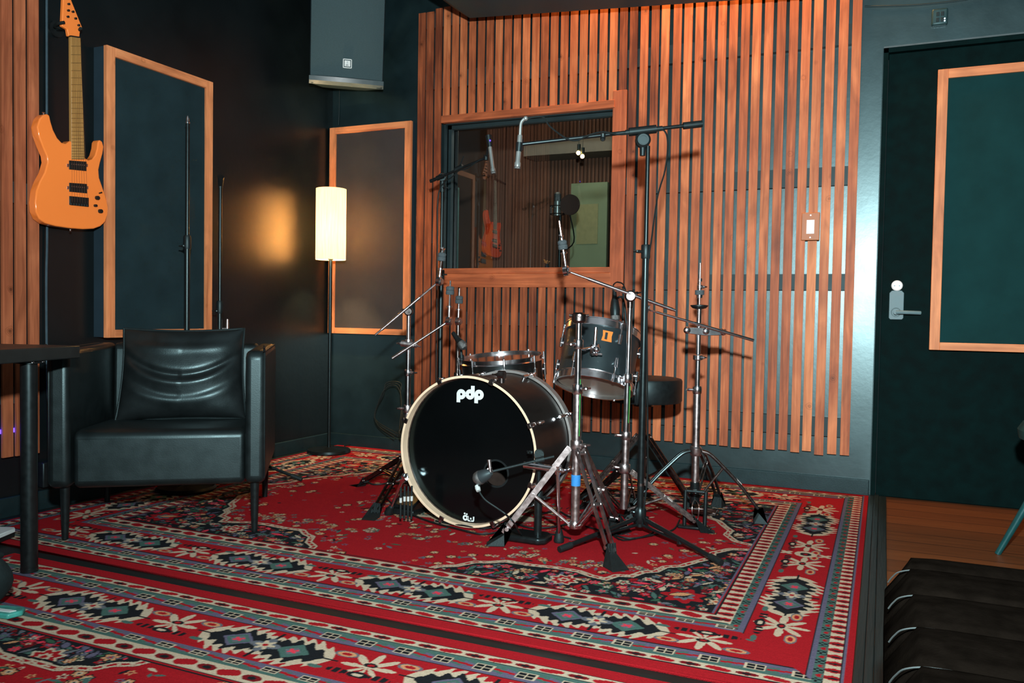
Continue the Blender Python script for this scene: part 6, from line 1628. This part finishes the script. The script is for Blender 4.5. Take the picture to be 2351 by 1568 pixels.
# ------------------------------------------------------------------ cables on the rug
def floor_cable(label, pts, r=.0034, group='black cables lying on the rug'):
    b = BM(); path(b, [(p[0], p[1], FZ+r+.0005+(.004*(i % 2))) for i, p in enumerate(pts)], r, 6)
    tag(obj('floor_cable', b, 'cable'), label, 'cable', group)
floor_cable('black cable curling on the rug below the bass drum hoop', [(-2.004, 3.204, 0), (-1.989, 3.09, 0), (-1.816, 2.905, 0), (-1.686, 2.809, 0), (-1.55, 2.744, 0), (-1.41, 2.69, 0), (-1.305, 2.677, 0), (-1.252, 2.732, 0)])
floor_cable('black cable under the front of the bass drum toward the low stand', [(-1.545, 2.768, 0), (-1.418, 2.741, 0), (-1.321, 2.764, 0), (-1.275, 2.859, 0), (-1.17, 2.843, 0), (-1.085, 2.916, 0), (-1.066, 3.059, 0)])
floor_cable('black cable loop on the red rug left of the bass drum', [(-2.207, 3.314, 0), (-2.21, 3.432, 0), (-2.119, 3.386, 0), (-2.081, 3.27, 0), (-2.127, 3.223, 0), (-2.199, 3.273, 0), (-2.224, 3.376, 0)])
floor_cable('black cable crossing the rug under the tall boom stand', [(-1.005, 2.958, 0), (-0.8904, 2.894, 0), (-0.8101, 2.871, 0), (-0.742, 2.945, 0), (-0.6977, 3.063, 0), (-0.7066, 3.21, 0)])
floor_cable('black cable bunched beside the front tom stand', [(-1.229, 3.051, 0), (-1.183, 3.124, 0), (-1.106, 3.069, 0), (-1.066, 3.137, 0), (-0.9826, 3.103, 0), (-0.9455, 3.185, 0), (-0.8757, 3.129, 0)])
floor_cable('black cable from the lamp base along the wall behind the left stands', [(-2.894, 4.067, 0), (-2.87, 4.193, 0), (-2.826, 4.296, 0), (-2.686, 4.262, 0), (-2.682, 4.38, 0)])
b = BM()
for k in range(3):
    path(b, [tuple(V(p)+V((k*.008*(-1)**i, k*.006, k*.010))) for i, p in enumerate([(-2.444, 3.9, 0.1228), (-2.6, 3.95, 0.1934), (-2.592, 3.98, 0.3217), (-2.554, 4, 0.3888), (-2.491, 4, 0.392), (-2.443, 3.97, 0.3188), (-2.409, 3.9, 0.1831), (-2.358, 3.85, 0.1216), (-2.03, 3.72, .022), (-2.10, 3.70, .0165)])], .003, 6)
tag(obj('cable_coil', b, 'cable'), 'loose black cable loops standing against the wall behind the left stands', 'cable')

# ------------------------------------------------------------------ light
def light(name, kind, loc, energy, rgb, **kw):
    l = bpy.data.lights.new(name, kind); l.energy = energy; l.color = rgb
    for k, v in kw.items(): setattr(l, k, v)
    o = bpy.data.objects.new(name, l); COL.objects.link(o); o.location = loc; return o
def aim(o, target):
    o.rotation_euler = (V(target)-o.location).to_track_quat('-Z', 'Y').to_euler()
fl_ = light('flash', 'SPOT', (.03, -.02, 1.20), 690, (.96, 1.0, 1.0), spot_size=math.radians(140), spot_blend=1.0, shadow_soft_size=.035)
aim(fl_, (-1.1, 4.1, 2.0))
for x_, e_ in ((-1.25, 45), (-.70, 75), (-.25, 30)):
    w1_ = light('warm_ceiling_spot', 'SPOT', (x_, 3.97, 2.86), e_, (1.0, .42, .12), spot_size=math.radians(130), spot_blend=.8, shadow_soft_size=.05)
    aim(w1_, (x_, 4.06, 1.9))
fill = light('rear_room_fill', 'AREA', (.3, -1.9, 1.9), 22, (.55, .92, 1.0), size=2.4)
aim(fill, (-1.2, 3.0, .9))
light('lamp_bulb', 'POINT', (-2.852, 3.862, 1.25), 55, (1.0, .66, .34), shadow_soft_size=.03)
ce = light('ceiling_fill', 'AREA', (-1.2, 1.4, 2.90), 6, (.9, .95, 1.0), size=2.6)  # faint area light added as general fill
light('control_room_fill', 'POINT', (-2.0, 5.2, 2.3), 14, (1.0, .86, .7), shadow_soft_size=.15)  # point light added to brighten everything beyond the glass
wd = bpy.data.worlds.new('world'); scene.world = wd; wd.use_nodes = True
bg = wd.node_tree.nodes['Background']; bg.inputs[0].default_value = (.10, .13, .14, 1); bg.inputs[1].default_value = .25

# ------------------------------------------------------------------ camera
cd = bpy.data.cameras.new('camera'); cd.sensor_width = 36; cd.sensor_fit = 'HORIZONTAL'; cd.lens = 36*1909.04/2351; cd.clip_start = .05
cam = bpy.data.objects.new('camera', cd); COL.objects.link(cam)
yaw, pit, rol = [math.radians(a) for a in (24.084, 1.869, .940)]
f = V((-math.sin(yaw)*math.cos(pit), math.cos(yaw)*math.cos(pit), -math.sin(pit)))
r0 = V((math.cos(yaw), math.sin(yaw), 0)); u0 = r0.cross(f)
rt_ = r0*math.cos(rol)+u0*math.sin(rol); up_ = rt_.cross(f)
cam.matrix_world = basis((0, 0, .81), rt_, up_, -f)
scene.camera = cam
scene.view_settings.view_transform = 'Standard'
scene.view_settings.look = 'None'
scene.view_settings.exposure = 0.0
